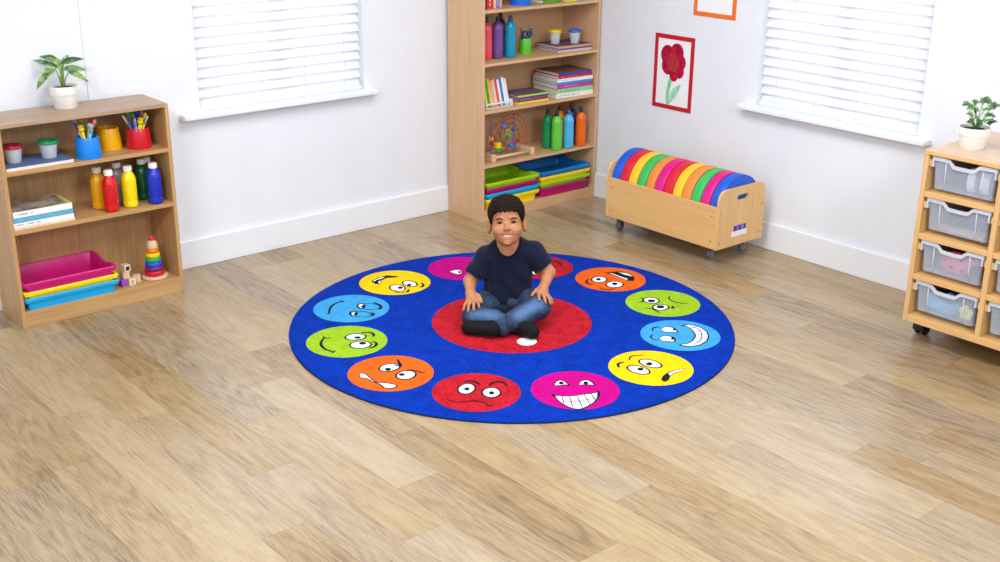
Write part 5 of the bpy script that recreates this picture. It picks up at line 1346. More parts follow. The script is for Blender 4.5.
('S2',[(0.662,0.1842),(0.6297,0.1624),(0.6165,0.1317),(0.6351,0.1168)]),
('S1',[(0.623,0.0653),(0.6192,0.0337),(0.6421,0.0125),(0.6699,0.0016)]),
('P',[(0.7974,0.2036),(0.8212,0.1907),(0.8681,0.1685),(0.8888,0.1208),(0.8654,0.0569),(0.82,0.0212),(0.8018,0.0478),(0.8053,0.1295)]),
('W',[(0.8094,0.1846),(0.8184,0.1651),(0.8174,0.1076),(0.8185,0.0584),(0.8054,0.0569),(0.8088,0.1329)]),
('W',[(0.8543,0.164),(0.8787,0.1166),(0.8647,0.0696),(0.8535,0.1091)]),
('O',[(0.1912,0.7082),(0.2263,0.7091),(0.2485,0.6933),(0.2397,0.663),(0.2167,0.6444),(0.196,0.6529),(0.191,0.6815)]),
('P',[(0.2331,0.6642),(0.2259,0.6578),(0.219,0.656),(0.2148,0.6593),(0.215,0.6666),(0.2196,0.6751),(0.2267,0.6815),(0.2337,0.6834),(0.2379,0.68),(0.2377,0.6727)]),
('E',[(0.3049,0.648),(0.2999,0.643),(0.2943,0.6394),(0.2885,0.6376),(0.2832,0.6378),(0.2788,0.6399),(0.2759,0.6437),(0.2746,0.6488),(0.2751,0.6548),(0.2774,0.6611),(0.2812,0.6671),(0.2862,0.6721),(0.2918,0.6757),(0.2976,0.6776),(0.303,0.6774),(0.3074,0.6753),(0.3104,0.6715),(0.3116,0.6663),(0.3111,0.6602),(0.3088,0.6539)]),
('P',[(0.2991,0.6485),(0.2933,0.6434),(0.2878,0.6417),(0.2847,0.6443),(0.2851,0.65),(0.2889,0.6567),(0.2947,0.6619),(0.3002,0.6635),(0.3033,0.661),(0.3029,0.6553)]),
('S0',[(0.2329,0.8158),(0.2305,0.7857),(0.259,0.7777)]),
('S0',[(0.2956,0.7976),(0.3298,0.7962),(0.3556,0.7929)]),
('S2',[(0.6982,0.4962),(0.7221,0.4771),(0.7121,0.4418),(0.6958,0.4121)]),
('E',[(0.5361,0.4155),(0.5286,0.4084),(0.5205,0.4031),(0.5127,0.4),(0.5058,0.3995),(0.5006,0.4017),(0.4975,0.4062),(0.4969,0.4127),(0.4988,0.4205),(0.503,0.429),(0.5091,0.4372),(0.5166,0.4443),(0.5247,0.4497),(0.5326,0.4529),(0.5396,0.4534),(0.5448,0.4513),(0.5479,0.4467),(0.5485,0.4401),(0.5466,0.4322),(0.5423,0.4237)]),
('P',[(0.5267,0.4134),(0.5204,0.4082),(0.5145,0.4066),(0.5114,0.4092),(0.5121,0.4149),(0.5164,0.4217),(0.5227,0.4268),(0.5286,0.4284),(0.5317,0.4259),(0.531,0.4201)]),
('W',[(-0.069,-0.2489),(-0.08,-0.258),(-0.0932,-0.2636),(-0.1073,-0.2649),(-0.1209,-0.2621),(-0.1327,-0.2554),(-0.1417,-0.2453),(-0.1469,-0.2329),(-0.1478,-0.2194),(-0.1443,-0.206),(-0.1368,-0.1941),(-0.1259,-0.1848),(-0.1127,-0.179),(-0.0985,-0.1774),(-0.0846,-0.1802),(-0.0726,-0.187),(-0.0635,-0.1973),(-0.0584,-0.2099),(-0.0576,-0.2236),(-0.0613,-0.2371)])]
# ================================================================== RUG
RX0, RY0, RT = -1.797, -1.6208, 0.012
def carpet(name, col, var=0.16, edge=False):
    m, nt, b = new_mat(name)
    tc_ = N(nt, 'ShaderNodeTexCoord')
    a = N(nt, 'ShaderNodeTexNoise'); a.inputs['Scale'].default_value = 130; a.inputs['Detail'].default_value = 2
    c = N(nt, 'ShaderNodeTexNoise'); c.inputs['Scale'].default_value = 16; c.inputs['Detail'].default_value = 4
    nt.links.new(tc_.outputs['Object'], a.inputs['Vector']); nt.links.new(tc_.outputs['Object'], c.inputs['Vector'])
    s = N(nt, 'ShaderNodeMath', operation='MULTIPLY_ADD'); s.inputs[1].default_value = 0.65
    nt.links.new(a.outputs['Fac'], s.inputs[0])
    h = N(nt, 'ShaderNodeMath', operation='MULTIPLY'); h.inputs[1].default_value = 0.4
    nt.links.new(c.outputs['Fac'], h.inputs[0]); nt.links.new(h.outputs[0], s.inputs[2])
    r = N(nt, 'ShaderNodeValToRGB'); r.color_ramp.elements[0].position = 0.36; r.color_ramp.elements[1].position = 0.64
    r.color_ramp.elements[0].color = [v * (1 - var * 1.6) for v in col[:3]] + [1]
    r.color_ramp.elements[1].color = [min(1, v * (1 + var)) for v in col[:3]] + [1]
    nt.links.new(s.outputs[0], r.inputs['Fac']); nt.links.new(r.outputs[0], b.inputs['Base Color'])
    b.inputs['Roughness'].default_value = 0.95; b.inputs['Specular IOR Level'].default_value = 0.1
    b.inputs['Sheen Weight'].default_value = 0.0
    bp_ = N(nt, 'ShaderNodeBump'); bp_.inputs['Strength'].default_value = 0.7; bp_.inputs['Distance'].default_value = 0.004
    nt.links.new(s.outputs[0], bp_.inputs['Height']); nt.links.new(bp_.outputs[0], b.inputs['Normal'])
    return m
C_BLUE = carpet('rug_blue', rgb(0, 49, 160), 0.24); C_EDGE = carpet('rug_edge_navy', rgb(26, 44, 96))
C_RED = carpet('rug_red', rgb(180, 28, 42), 0.26); C_MAG = carpet('rug_magenta', rgb(190, 2, 128), 0.12); C_YEL = carpet('rug_yellow', rgb(242, 200, 14), 0.1)
C_SKY = carpet('rug_sky', rgb(62, 156, 216), 0.12); C_LIME = carpet('rug_lime', rgb(150, 190, 38), 0.12); C_ORG = carpet('rug_orange', rgb(228, 98, 26), 0.12)
C_BLK = carpet('rug_black', rgb(28, 28, 38), 0.2); C_WHT = carpet('rug_white', rgb(240, 242, 246), 0.03)
RUGM = [C_BLUE, C_EDGE, C_RED, C_MAG, C_YEL, C_SKY, C_LIME, C_ORG, C_BLK, C_WHT]
rug = MB()
rug.lathe([(0, RT), (0.90, RT), (0.985, RT), (0.994, RT - 0.001), (0.999, RT - 0.004), (1.0, 0.004), (0.999, 0.0), (0, 0.0)], 160, 0, mats=[0, 0, 0, 0, 1, 1, 1])
def disc(cx, cy, r, z, m):
    rug.add([(cx + r * math.cos(2 * PI * i / 72), cy + r * math.sin(2 * PI * i / 72), z) for i in range(72)], [tuple(range(72))], m)
disc(0, 0, 0.363, RT + 0.0004, 2)
ring_cols = [4, 5, 6, 7, 2, 3, 4, 5, 6, 7, 2, 3]     # anti-clockwise from the far-left yellow face
for k, m in enumerate(ring_cols):
    a = math.radians(98.743 + 30 * k)
    disc(0.7606 * math.cos(a), 0.7606 * math.sin(a), 0.176, RT + 0.0004, m)
def flat(poly, z, m):
    A = sum(poly[i][0] * poly[(i + 1) % len(poly)][1] - poly[(i + 1) % len(poly)][0] * poly[i][1] for i in range(len(poly)))
    if A < 0: poly = poly[::-1]
    rug.add([(x, y, z) for x, y in poly], [tuple(range(len(poly)))], m)
def stroke(pts, w, z, m, closed=False):
    n = len(pts); L, R = [], []
    dense = []
    for i in range(n - (0 if closed else 1)):
        p0 = Vector(pts[(i - 1) % n] if closed else pts[max(i - 1, 0)]); p1 = Vector(pts[i]); p2 = Vector(pts[(i + 1) % n]); p3 = Vector(pts[(i + 2) % n] if closed else pts[min(i + 2, n - 1)])
        for s in range(4):
            u = s / 4
            dense.append(0.5 * ((2 * p1) + (p2 - p0) * u + (2 * p0 - 5 * p1 + 4 * p2 - p3) * u * u + (3 * p1 - p0 - 3 * p2 + p3) * u ** 3))
    if not closed: dense.append(Vector(pts[-1]))
    N_ = len(dense)
    for i in range(N_):
        t = (dense[(i + 1) % N_] - dense[i - 1]) if closed else (dense[min(i + 1, N_ - 1)] - dense[max(i - 1, 0)])
        t = t.normalized() if t.length > 1e-9 else Vector((1, 0)); nn = Vector((-t.y, t.x))
        ww = w / 2
        if not closed: ww *= 0.45 + 0.55 * math.sin(PI * (0.08 + 0.84 * i / (N_ - 1)))
        L.append(dense[i] + nn * ww); R.append(dense[i] - nn * ww)
    v = [(p.x, p.y, z) for p in L] + [(p.x, p.y, z) for p in R]
    f = []
    for i in range(N_ if closed else N_ - 1):
        j = (i + 1) % N_; f.append((N_ + i, N_ + j, j, i))
    rug.add(v, f, m)
for kind, pts in RUG_MARKS:
    if kind == 'E': flat(pts, RT + 0.0008, 9); stroke(pts, 0.008, RT + 0.0011, 8, True)
    elif kind == 'O': flat(pts, RT + 0.0008, 9); stroke(pts + [pts[0]], 0.007, RT + 0.0011, 8)
    elif kind == 'L': stroke(pts, 0.005, RT + 0.0010, 8, True)
    elif kind == 'W': flat(pts, RT + 0.0013, 9)
    elif kind == 'P': flat(pts, RT + 0.0012, 8)
    else: stroke(pts, {'S0': 0.0045, 'S1': 0.008, 'S2': 0.0125}[kind], RT + 0.0014, 8)
tag(rug.build('round_rug', RUGM, None, (RX0, RY0, 0), sharp=40), 'round blue rug with a ring of twelve cartoon expression faces on the plank floor', 'rug')
# ================================================================== CHILD
# figure coordinates: a = to the right in the picture, b = towards the viewer, z = up; grown as one implicit surface per garment/body
BO = np.array([-1.7452, -1.5598, 0.0]); BR = np.array([0.76451, -0.64461, 0.0]); BF = np.array([-0.64696, -0.76252, 0.0])
def smin(d1, d2, k):
    if k <= 0: return np.minimum(d1, d2)
    h = np.clip(0.5 + 0.5 * (d2 - d1) / k, 0, 1)
    return d2 * (1 - h) + d1 * h - k * h * (1 - h)
def smax(d1, d2, k): return -smin(-d1, -d2, k)
def rcone(P, a, b, r1, r2):
    a = np.asarray(a, float); b = np.asarray(b, float)
    ab = b - a; L2 = ab @ ab
    X = [P[i] - a[i] for i in range(3)]
    t = np.clip((X[0] * ab[0] + X[1] * ab[1] + X[2] * ab[2]) / L2, 0, 1)
    d = np.sqrt(sum((X[i] - t * ab[i]) ** 2 for i in range(3)))
    return d - (r1 + (r2 - r1) * t)
def ell(P, c, r):
    q = [(P[i] - c[i]) / r[i] for i in range(3)]
    k0 = np.sqrt(sum(x * x for x in q)) + 1e-9
    k1 = np.sqrt(sum((x / r[i]) ** 2 for i, x in enumerate(q))) + 1e-9
    return k0 * (k0 - 1) / k1
class Field:
    def __init__(self, lo, hi, h):
        self.h = h; self.lo = np.array(lo, float)
        self.n = np.ceil((np.array(hi) - self.lo) / h).astype(int) + 1
        self.F = np.full(self.n, 0.08)
        self.ax = [self.lo[i] + h * np.arange(self.n[i]) for i in range(3)]
    def add(self, fn, lo, hi, k=0.0, op='min', pad=0.03):
        s = []
        for i in range(3):
            i0 = max(0, int((lo[i] - pad - self.lo[i]) / self.h)); i1 = min(self.n[i], int((hi[i] + pad - self.lo[i]) / self.h) + 2)
            if i1 <= i0: return
            s.append(slice(i0, i1))
        s = tuple(s)
        P = np.meshgrid(self.ax[0][s[0]], self.ax[1][s[1]], self.ax[2][s[2]], indexing='ij')
        d = fn(P)
        self.F[s] = smin(self.F[s], d, k) if op == 'min' else smax(self.F[s], d, k)
    def cone(self, a, b, r1, r2, k=0.01):
        r = max(r1, r2); lo = np.minimum(a, b) - r; hi = np.maximum(a, b) + r
        self.add(lambda P: rcone(P, a, b, r1, r2), lo, hi, k)
    def ell(self, c, r, k=0.01, op='min'):
        c = np.array(c); r = np.array(r)
        if op == 'sub': self.add(lambda P: -ell(P, c, r), c - r, c + r, k, 'max')
        else: self.add(lambda P: ell(P, c, r), c - r, c + r, k)
    def cut(self, fn, k=0.0):
        P = np.meshgrid(*self.ax, indexing='ij'); self.F = smax(self.F, fn(P), k)
    def mesh(self):
        F, n = self.F, self.n
        ins = F < 0
        c = [ins[dx:n[0] - 1 + dx, dy:n[1] - 1 + dy, dz:n[2] - 1 + dz] for dx in (0, 1) for dy in (0, 1) for dz in (0, 1)]
        cnt = sum(x.astype(np.int8) for x in c)
        act = (cnt > 0) & (cnt < 8)
        I = np.argwhere(act)
        ids = np.full(act.shape, -1, np.int64); ids[tuple(I.T)] = np.arange(len(I))
        off = [(dx, dy, dz) for dx in (0, 1) for dy in (0, 1) for dz in (0, 1)]
        vals = np.stack([F[I[:, 0] + o[0], I[:, 1] + o[1], I[:, 2] + o[2]] for o in off], 1)
        acc = np.zeros((len(I), 3)); num = np.zeros(len(I))
        for p in range(8):
            for q in range(p + 1, 8):
                if sum(abs(off[p][i] - off[q][i]) for i in range(3)) != 1: continue
                fa, fb = vals[:, p], vals[:, q]
                x = (fa < 0) != (fb < 0)
                t = np.where(x, fa / np.where(x, fa - fb, 1), 0)
                pt = np.array(off[p])[None] + t[:, None] * (np.array(off[q]) - np.array(off[p]))[None]
                acc += np.where(x[:, None], pt, 0); num += x
        V = self.lo + self.h * (I + acc / num[:, None])
        faces = []
        for ax in range(3):
            o1, o2 = [(1, 2), (2, 0), (0, 1)][ax]
            A = np.take(ins, range(0, n[ax] - 1), ax); B = np.take(ins, range(1, n[ax]), ax)
            E = np.argwhere(A != B)
            E = E[(E[:, o1] > 0) & (E[:, o2] > 0) & (E[:, o1] < n[o1] - 1) & (E[:, o2] < n[o2] - 1)]
            sgn = A[tuple(E.T)]
            def vid(d1, d2):
                q = E.copy(); q[:, o1] -= d1; q[:, o2] -= d2
                return ids[tuple(q.T)]
            q = np.stack([vid(1, 1), vid(0, 1), vid(0, 0), vid(1, 0)], 1)
            q[~sgn] = q[~sgn][:, ::-1]
            faces.append(q)
        return V, np.concatenate(faces)
def relax(V, Fc, it=1, lam=0.5):
    e = np.concatenate([Fc[:, [0, 1]], Fc[:, [1, 2]], Fc[:, [2, 3]], Fc[:, [3, 0]]])
    for _ in range(it):
        S = np.zeros_like(V); c = np.zeros(len(V))
        np.add.at(S, e[:, 0], V[e[:, 1]]); np.add.at(c, e[:, 0], 1)
        np.add.at(S, e[:, 1], V[e[:, 0]]); np.add.at(c, e[:, 1], 1)
        V = V + lam * (S / np.maximum(c, 1)[:, None] - V)
    return V
def tow(V):
    V = np.asarray(V, float)
    return V[:, [0]] * BR[None] + V[:, [1]] * BF[None] + V[:, [2]] * np.array([[0, 0, 1.0]])
def fig_mesh(name, V, Fc, mats, parent=None, midx=None):
    W = tow(V); Fc = Fc[:, ::-1]        # (a, b, z) is left-handed
    me = bpy.data.meshes.new(name)
    me.from_pydata(W.tolist(), [], Fc.tolist())
    for m in (mats if isinstance(mats, list) else [mats]): me.materials.append(m)
    if midx is not None: me.polygons.foreach_set('material_index', midx)
    me.polygons.foreach_set('use_smooth', [True] * len(me.polygons))
    me.update()
    o = bpy.data.objects.new(name, me); COL.objects.link(o)
    if parent is not None: o.parent = parent
    else: o.location = tuple(BO)
    return o
def P3(p): return Vector(tuple(BR * p[0] + BF * p[1] + np.array([0, 0, p[2]])))

# joints
Lh, Rh = (-0.085, 0.000, 0.088), (0.045, 0.000, 0.088)
LK, RK = (-0.166, 0.172, 0.074), (0.116, 0.150, 0.110)
LA, RA = (0.010, 0.215, 0.052), (-0.052, 0.262, 0.056)
Ls, Rs = (-0.118, 0.000, 0.292), (0.094, 0.000, 0.318)
Le, Re = (-0.190, 0.030, 0.186), (0.166, 0.018, 0.226)
Lw, Rw = (-0.186, 0.128, 0.166), (0.139, 0.116, 0.188)

# head frame
tilt, roll_ = math.radians(13), math.radians(3.5)
hf = np.array([0, math.cos(tilt), math.sin(tilt)]); hu0 = np.array([0, -math.sin(tilt), math.cos(tilt)]); hr0 = np.array([1.0, 0, 0])
hr = math.cos(roll_) * hr0 + math.sin(roll_) * hu0; hu = -math.sin(roll_) * hr0 + math.cos(roll_) * hu0
hc = np.array([-0.0275, 0.044, 0.4720])
def to_head(P):
    D = [P[i] - hc[i] for i in range(3)]
    return [sum(D[i] * ax[i] for i in range(3)) for ax in (hr, hf, hu)]
def from_head(q): return hc + q[0] * hr + q[1] * hf + q[2] * hu
EX, EZ = 0.0315, 0.002
def head_sdf(Q):
    X = [np.abs(Q[0]), Q[1], Q[2]]
    d = ell(Q, (0, -0.014, 0.032), (0.0725, 0.086, 0.074))
    d = smin(d, ell(Q, (0, 0.018, -0.030), (0.0655, 0.060, 0.066)), 0.020)
    d = smin(d, ell(Q, (0, 0.034, -0.064), (0.044, 0.040, 0.036)), 0.022)
    d = smin(d, ell(X, (0.037, 0.049, -0.032), (0.025, 0.024, 0.023)), 0.016)
    d = smin(d, ell(Q, (0, 0.066, -0.086), (0.017, 0.013, 0.012)), 0.012)
    d = smin(d, ell(X, (0.027, 0.061, 0.021), (0.020, 0.012, 0.007)), 0.010)
    d = smin(d, ell(X, (EX, 0.0535, EZ), (0.0178, 0.0158, 0.0135)), 0.006)
    d = smax(d, -ell(X, (EX, 0.0725, EZ - 0.0008), (0.0150, 0.0095, 0.0064)), 0.0015)
    d = smin(d, rcone(Q, (0, 0.074, -0.002), (0, 0.0870, -0.0215), 0.0055, 0.0080), 0.010)
    d = smin(d, ell(X, (0.0095, 0.0815, -0.0245), (0.0062, 0.0075, 0.0055)), 0.005)
    d = smax(d, -ell(X, (0.0055, 0.089, -0.0325), (0.0028, 0.004, 0.0026)), 0.002)
    # smiling mouth: shallow crescent groove, cheeks folds
    zz = Q[2] - (-0.0570 + 13.0 * Q[0] ** 2)
    d = smax(d, -(np.sqrt((zz / 0.0052) ** 2 + ((Q[1] - 0.0785 + 16 * Q[0] ** 2) / 0.010) ** 2 + (Q[0] / 0.0260) ** 4) - 1) * 0.005, 0.002)
    # ears
    er = ell(X, (0.0795, -0.003, -0.020), (0.0120, 0.018, 0.028))
    er = smax(er, -ell(X, (0.0890, 0.010, -0.018), (0.0075, 0.012, 0.016)), 0.004)
    d = smin(d, er, 0.006)
    return d

def hands_to(Fd):
    def fing(pts, rs, k=0.005):
        for (p, q), (r, s) in zip(zip(pts[:-1], pts[1:]), zip(rs[:-1], rs[1:])): Fd.cone(p, q, r, s, k)
    # picture-left hand resting on the knee
    K = [(-0.158, 0.176, 0.1545), (-0.171, 0.182, 0.1540), (-0.185, 0.181, 0.1510), (-0.197, 0.175, 0.1470)]
    for k_ in K: Fd.cone(Lw, k_, 0.0185, 0.0098, 0.010)
    fing([K[0], (-0.151, 0.199, 0.1500), (-0.146, 0.218, 0.1350)], [0.0088, 0.0072, 0.0062])
    fing([K[1], (-0.170, 0.210, 0.1460), (-0.169, 0.227, 0.1250)], [0.0090, 0.0075, 0.0063])
    fing([K[2], (-0.191, 0.210, 0.1410), (-0.194, 0.226, 0.1200)], [0.0088, 0.0073, 0.0062])
    fing([K[3], (-0.208, 0.198, 0.1370), (-0.215, 0.213, 0.1190)], [0.0080, 0.0065, 0.0056])
    fing([(-0.172, 0.138, 0.166), (-0.150, 0.155, 0.1640), (-0.140, 0.176, 0.1560), (-0.137, 0.190, 0.1470)], [0.0120, 0.0090, 0.0078, 0.0066])
    # picture-right hand spread over the other knee
    K = [(0.117, 0.153, 0.1800), (0.131, 0.157, 0.1810), (0.145, 0.152, 0.1760), (0.155, 0.142, 0.1690)]
    for k_ in K: Fd.cone(Rw, k_, 0.0180, 0.0098, 0.010)
    fing([K[0], (0.117, 0.178, 0.1780), (0.120, 0.200, 0.1640)], [0.0088, 0.0072, 0.0062])
    fing([K[1], (0.141, 0.183, 0.1720), (0.147, 0.200, 0.1520)], [0.0090, 0.0075, 0.0063])
    fing([K[2], (0.163, 0.172, 0.1600), (0.170, 0.183, 0.1390)], [0.0088, 0.0073, 0.0062])
    fing([K[3], (0.172, 0.155, 0.1530), (0.180, 0.163, 0.1340)], [0.0080, 0.0065, 0.0056])
    fing([(0.125, 0.122, 0.190), (0.108, 0.130, 0.1820), (0.096, 0.146, 0.1760), (0.088, 0.158, 0.1690)], [0.0115, 0.0090, 0.0078, 0.0066])

HV = 0.0030
Bd = Field((-0.27, -0.14, 0.0), (0.23, 0.34, 0.63), HV)
tx = lambda P: [P[0], P[1] * 1.42, P[2]]
Bd.add(lambda P: rcone(tx(P), (-0.020, 0, 0.10), (-0.014, 0, 0.27), 0.100, 0.094) * 0.8, (-0.14, -0.09, 0.0), (0.11, 0.09, 0.38))
Bd.cone(Ls, (-0.015, 0, 0.345), 0.040, 0.050, 0.03); Bd.cone(Rs, (-0.015, 0, 0.345), 0.040, 0.050, 0.03)
Bd.cone((-0.020, 0.002, 0.34), (-0.027, 0.030, 0.425), 0.046, 0.041, 0.022)
lo = hc - 0.14; hi = hc + 0.14
Bd.add(lambda P: head_sdf(to_head(P)), lo, hi, 0.010)
for s, e, w in ((Ls, Le, Lw), (Rs, Re, Rw)):
    Bd.cone(s, e, 0.040, 0.0300, 0.02); Bd.cone(e, w, 0.0300, 0.0195, 0.012)
hands_to(Bd)
for h, k_, a_, t_ in ((Lh, LK, LA, (0.076, 0.276, 0.042)), (Rh, RK, RA, (-0.192, 0.236, 0.044))):
    Bd.cone(h, k_, 0.046, 0.032, 0.02); Bd.cone(k_, a_, 0.030, 0.020, 0.015); Bd.cone(a_, t_, 0.018, 0.014, 0.01)
V, Fc = Bd.mesh(); V = relax(V, Fc, 1, 0.35)
cen = V[Fc].mean(1); Qc = to_head([cen[:, 0], cen[:, 1], cen[:, 2]])
zz = Qc[2] - (-0.0570 + 13.0 * Qc[0] ** 2)
lipm = (np.abs(Qc[0]) < 0.0260) & (Qc[1] > 0.055) & (np.abs(zz) + 0.0040 * (Qc[0] / 0.02) ** 2 < 0.0085)
midx = np.where(lipm, 1, 0).astype(np.int32)
def skin(name, c1, c2):
    m, nt, b = new_mat(name)
    tc_ = N(nt, 'ShaderNodeTexCoord'); n_ = N(nt, 'ShaderNodeTexNoise'); n_.inputs['Scale'].default_value = 26; n_.inputs['Detail'].default_value = 3
    nt.links.new(tc_.outputs['Object'], n_.inputs['Vector'])
    r_ = N(nt, 'ShaderNodeValToRGB'); r_.color_ramp.elements[0].position = 0.3; r_.color_ramp.elements[1].position = 0.7
    r_.color_ramp.elements[0].color = c1; r_.color_ramp.elements[1].color = c2
    nt.links.new(n_.outputs['Fac'], r_.inputs['Fac']); nt.links.new(r_.outputs[0], b.inputs['Base Color'])
    b.inputs['Roughness'].default_value = 0.45
    b.inputs['Subsurface Weight'].default_value = 0.06; b.inputs['Subsurface Radius'].default_value = (0.012, 0.005, 0.003); b.inputs['Subsurface Scale'].default_value = 0.5
    return m
M_SKIN = skin('tan_skin', rgb(172, 113, 74), rgb(192, 130, 88)); M_LIP = skin('lip_skin', rgb(172, 92, 78), rgb(184, 102, 86))
child = fig_mesh('person', V, Fc, [M_SKIN, M_LIP], None, midx)
tag(child, 'smiling child with short dark hair sitting cross-legged on the round rug, hands on knees', 'person')

# surface point of the face at head coordinates x, z
def face_y(x, z):
    y = np.linspace(0.12, 0.0, 600)
    d = head_sdf([np.full_like(y, x), y, np.full_like(y, z)])
    i = np.argmax(d < 0)
    return y[i]
def face_tube(name, pts, r, mat_, lift=0.0, n=8):
    m_ = MB()
    P_ = [P3(from_head((x, face_y(x, z) + lift, z))) for x, z in pts]
    m_.tube(P_, r, n); return m_.build(name, mat_, child)
M_HAIR = plain('dark_brown_hair', rgb(34, 22, 16), 0.75, 0.12, 0.45, 150, 0.003)
M_EYEW = plain('eye_white', rgb(236, 232, 228), 0.2, 0.5, 0.01); M_IRIS = plain('dark_brown_iris', rgb(52, 30, 20), 0.15); M_TOOTH = plain('teeth', rgb(240, 236, 228), 0.25, 0.5, 0.01)
for s in (-1, 1):
    m_ = MB()
    c = from_head((s * EX, 0.0543, EZ))
    # eyeball with iris cap looking at the viewer
    ax = hf * 0.985 + hr * 0.0 + hu * 0.08; ax = ax / np.linalg.norm(ax)
    axw = P3(ax).normalized(); q = Vector((0, 0, 1)).rotation_difference(axw).to_matrix().to_4x4()
    prof = [(0, -1)] + [(math.sin(a), -math.cos(a)) for a in [PI * i / 14 for i in range(1, 10)]] + [(math.sin(a), -math.cos(a)) for a in [PI - math.radians(g) for g in (54, 38, 19)]] + [(0, 1)]
    r_ = 0.0128
    m_.lathe([(x * r_, z * r_) for x, z in prof], 20, 0, T(*P3(c)) @ q, mats=[0] * (len(prof) - 3) + [1, 1])
    m_.build('eye', [M_EYEW, M_IRIS], child)
    face_tube('eyelash', [(s * (EX + dx), EZ + 0.0060 - 22 * dx * dx) for dx in (-0.0135, -0.008, 0, 0.008, 0.014)], [0.0006, 0.0014, 0.0017, 0.0016, 0.0008], M_HAIR, 0.001)
    face_tube('eyebrow', [(s * 0.0155, 0.0175), (s * 0.023, 0.0215), (s * 0.033, 0.0235), (s * 0.041, 0.0215), (s * 0.0465, 0.0175)], [0.0015, 0.0027, 0.0029, 0.0024, 0.0012], M_HAIR, 0.0)
# teeth follow the smile
m_ = MB()
xs = np.linspace(-0.0205, 0.0205, 13); top, bot = [], []
for x in xs:
    zc = -0.0570 + 13.0 * x * x; hh = 0.0048 * math.sqrt(max(0.0, 1 - (x / 0.0215) ** 2)) + 0.0004
    y = 0.0735 - 15 * x * x
    top.append(P3(from_head((x, y, zc + hh * 0.9)))); bot.append(P3(from_head((x, y - 0.0005, zc - hh * 0.75))))
bk = [p - P3(hf) * 0.003 for p in top], [p - P3(hf) * 0.003 for p in bot]
v = top + bot + bk[0] + bk[1]; n_ = len(xs); f = []
for i in range(n_ - 1):
    f += [(i, i + 1, n_ + i + 1, n_ + i), (2 * n_ + i, 3 * n_ + i, 3 * n_ + i + 1, 2 * n_ + i + 1), (i, 2 * n_ + i, 2 * n_ + i + 1, i + 1), (n_ + i, n_ + i + 1, 3 * n_ + i + 1, 3 * n_ + i)]
m_.add(v, f, 0, True); m_.build('teeth', M_TOOTH, child)

# hair: short curls, closer at the sides
Hd = Field(hc - 0.135, hc + 0.135, 0.0030)
def hair_sdf(P):
    Q = to_head(P)
    th = 0.0105 + 0.0078 * np.clip((Q[2] - 0.035) / 0.07, -1, 1)
    d = ell(Q, (0, -0.014, 0.032), (0.0725, 0.086, 0.074)) - th
    cur = np.sin(Q[0] * 430 + 2 * np.sin(Q[1] * 170)) * np.sin(Q[1] * 400 + 2 * np.sin(Q[2] * 190)) * np.sin(Q[2] * 380 + 1.5 * np.sin(Q[0] * 210))
    d = d + 0.0055 * cur * np.clip((Q[2] + 0.01) / 0.06, 0.15, 1)
    phi = np.degrees(np.arctan2(np.abs(Q[0]), Q[1]))
    zl = np.interp(phi, [0, 20, 36, 50, 60, 70, 80, 86, 96, 108, 125, 180], [0.052, 0.053, 0.050, 0.040, 0.024, 0.004, -0.016, 0.006, 0.012, -0.020, -0.055, -0.072])
    zl = zl + 0.0035 * np.sin(Q[0] * 300)
    return smax(d, (zl - Q[2]) * 0.8, 0.006)
Hd.add(hair_sdf, Hd.lo, Hd.lo + 0.27, 0.0)
V, Fc = Hd.mesh(); fig_mesh('hair', V, Fc, M_HAIR, child)

# navy T-shirt
Sh = Field((-0.25, -0.14, 0.06), (0.22, 0.16, 0.42), 0.0032)
Sh.add(lambda P: rcone(tx(P), (-0.019, 0.012, 0.105), (-0.014, 0, 0.27), 0.117, 0.100) * 0.8, (-0.15, -0.10, 0.02), (0.12, 0.10, 0.40))
Sh.cone(Ls, (-0.015, 0, 0.345), 0.046, 0.056, 0.03); Sh.cone(Rs, (-0.015, 0, 0.345), 0.046, 0.056, 0.03)
def sleeve(s, e, r1, r2, f):
    s, e = np.array(s), np.array(e); ax = (e - s) / np.linalg.norm(e - s); end = s + (e - s) * f
    def fn(P):
        d = rcone(P, s, s + (e - s) * 1.1, r1, r2)
        return smax(d, sum((P[i] - end[i]) * ax[i] for i in range(3)), 0.003)
    Sh.add(fn, np.minimum(s, e) - 0.06, np.maximum(s, e) + 0.06, 0.016)
sleeve(Ls, Le, 0.050, 0.0470, 0.76); sleeve(Rs, Re, 0.050, 0.0460, 0.70)
def folds(P):
    return 0.0038 * np.sin(60 * P[2] + 28 * P[0] + 2.2 * np.sin(26 * P[0])) * np.clip((0.28 - P[2]) / 0.12, 0, 1) + 0.0022 * np.sin(90 * (P[0] * 0.7 + P[2] * 0.7) + 3 * P[1] * 30)
Pg = np.meshgrid(*Sh.ax, indexing='ij'); Sh.F = Sh.F + folds(Pg)
Sh.cut(lambda P: (0.098 + 0.010 * np.sin(18 * P[0]) + 0.06 * np.clip(P[1] - 0.03, 0, 1)) - P[2], 0.004)
Sh.ell((-0.021, 0.038, 0.388), (0.057, 0.074, 0.078), 0.004, 'sub')
V, Fc = Sh.mesh(); V = relax(V, Fc, 1, 0.3)
M_NAVY = plain('navy_cotton', rgb(14, 21, 44), 0.85, 0.2, 0.12, 160, 0.001, 0, 0.1)
shirt = fig_mesh('t_shirt', V, Fc, M_NAVY, child)
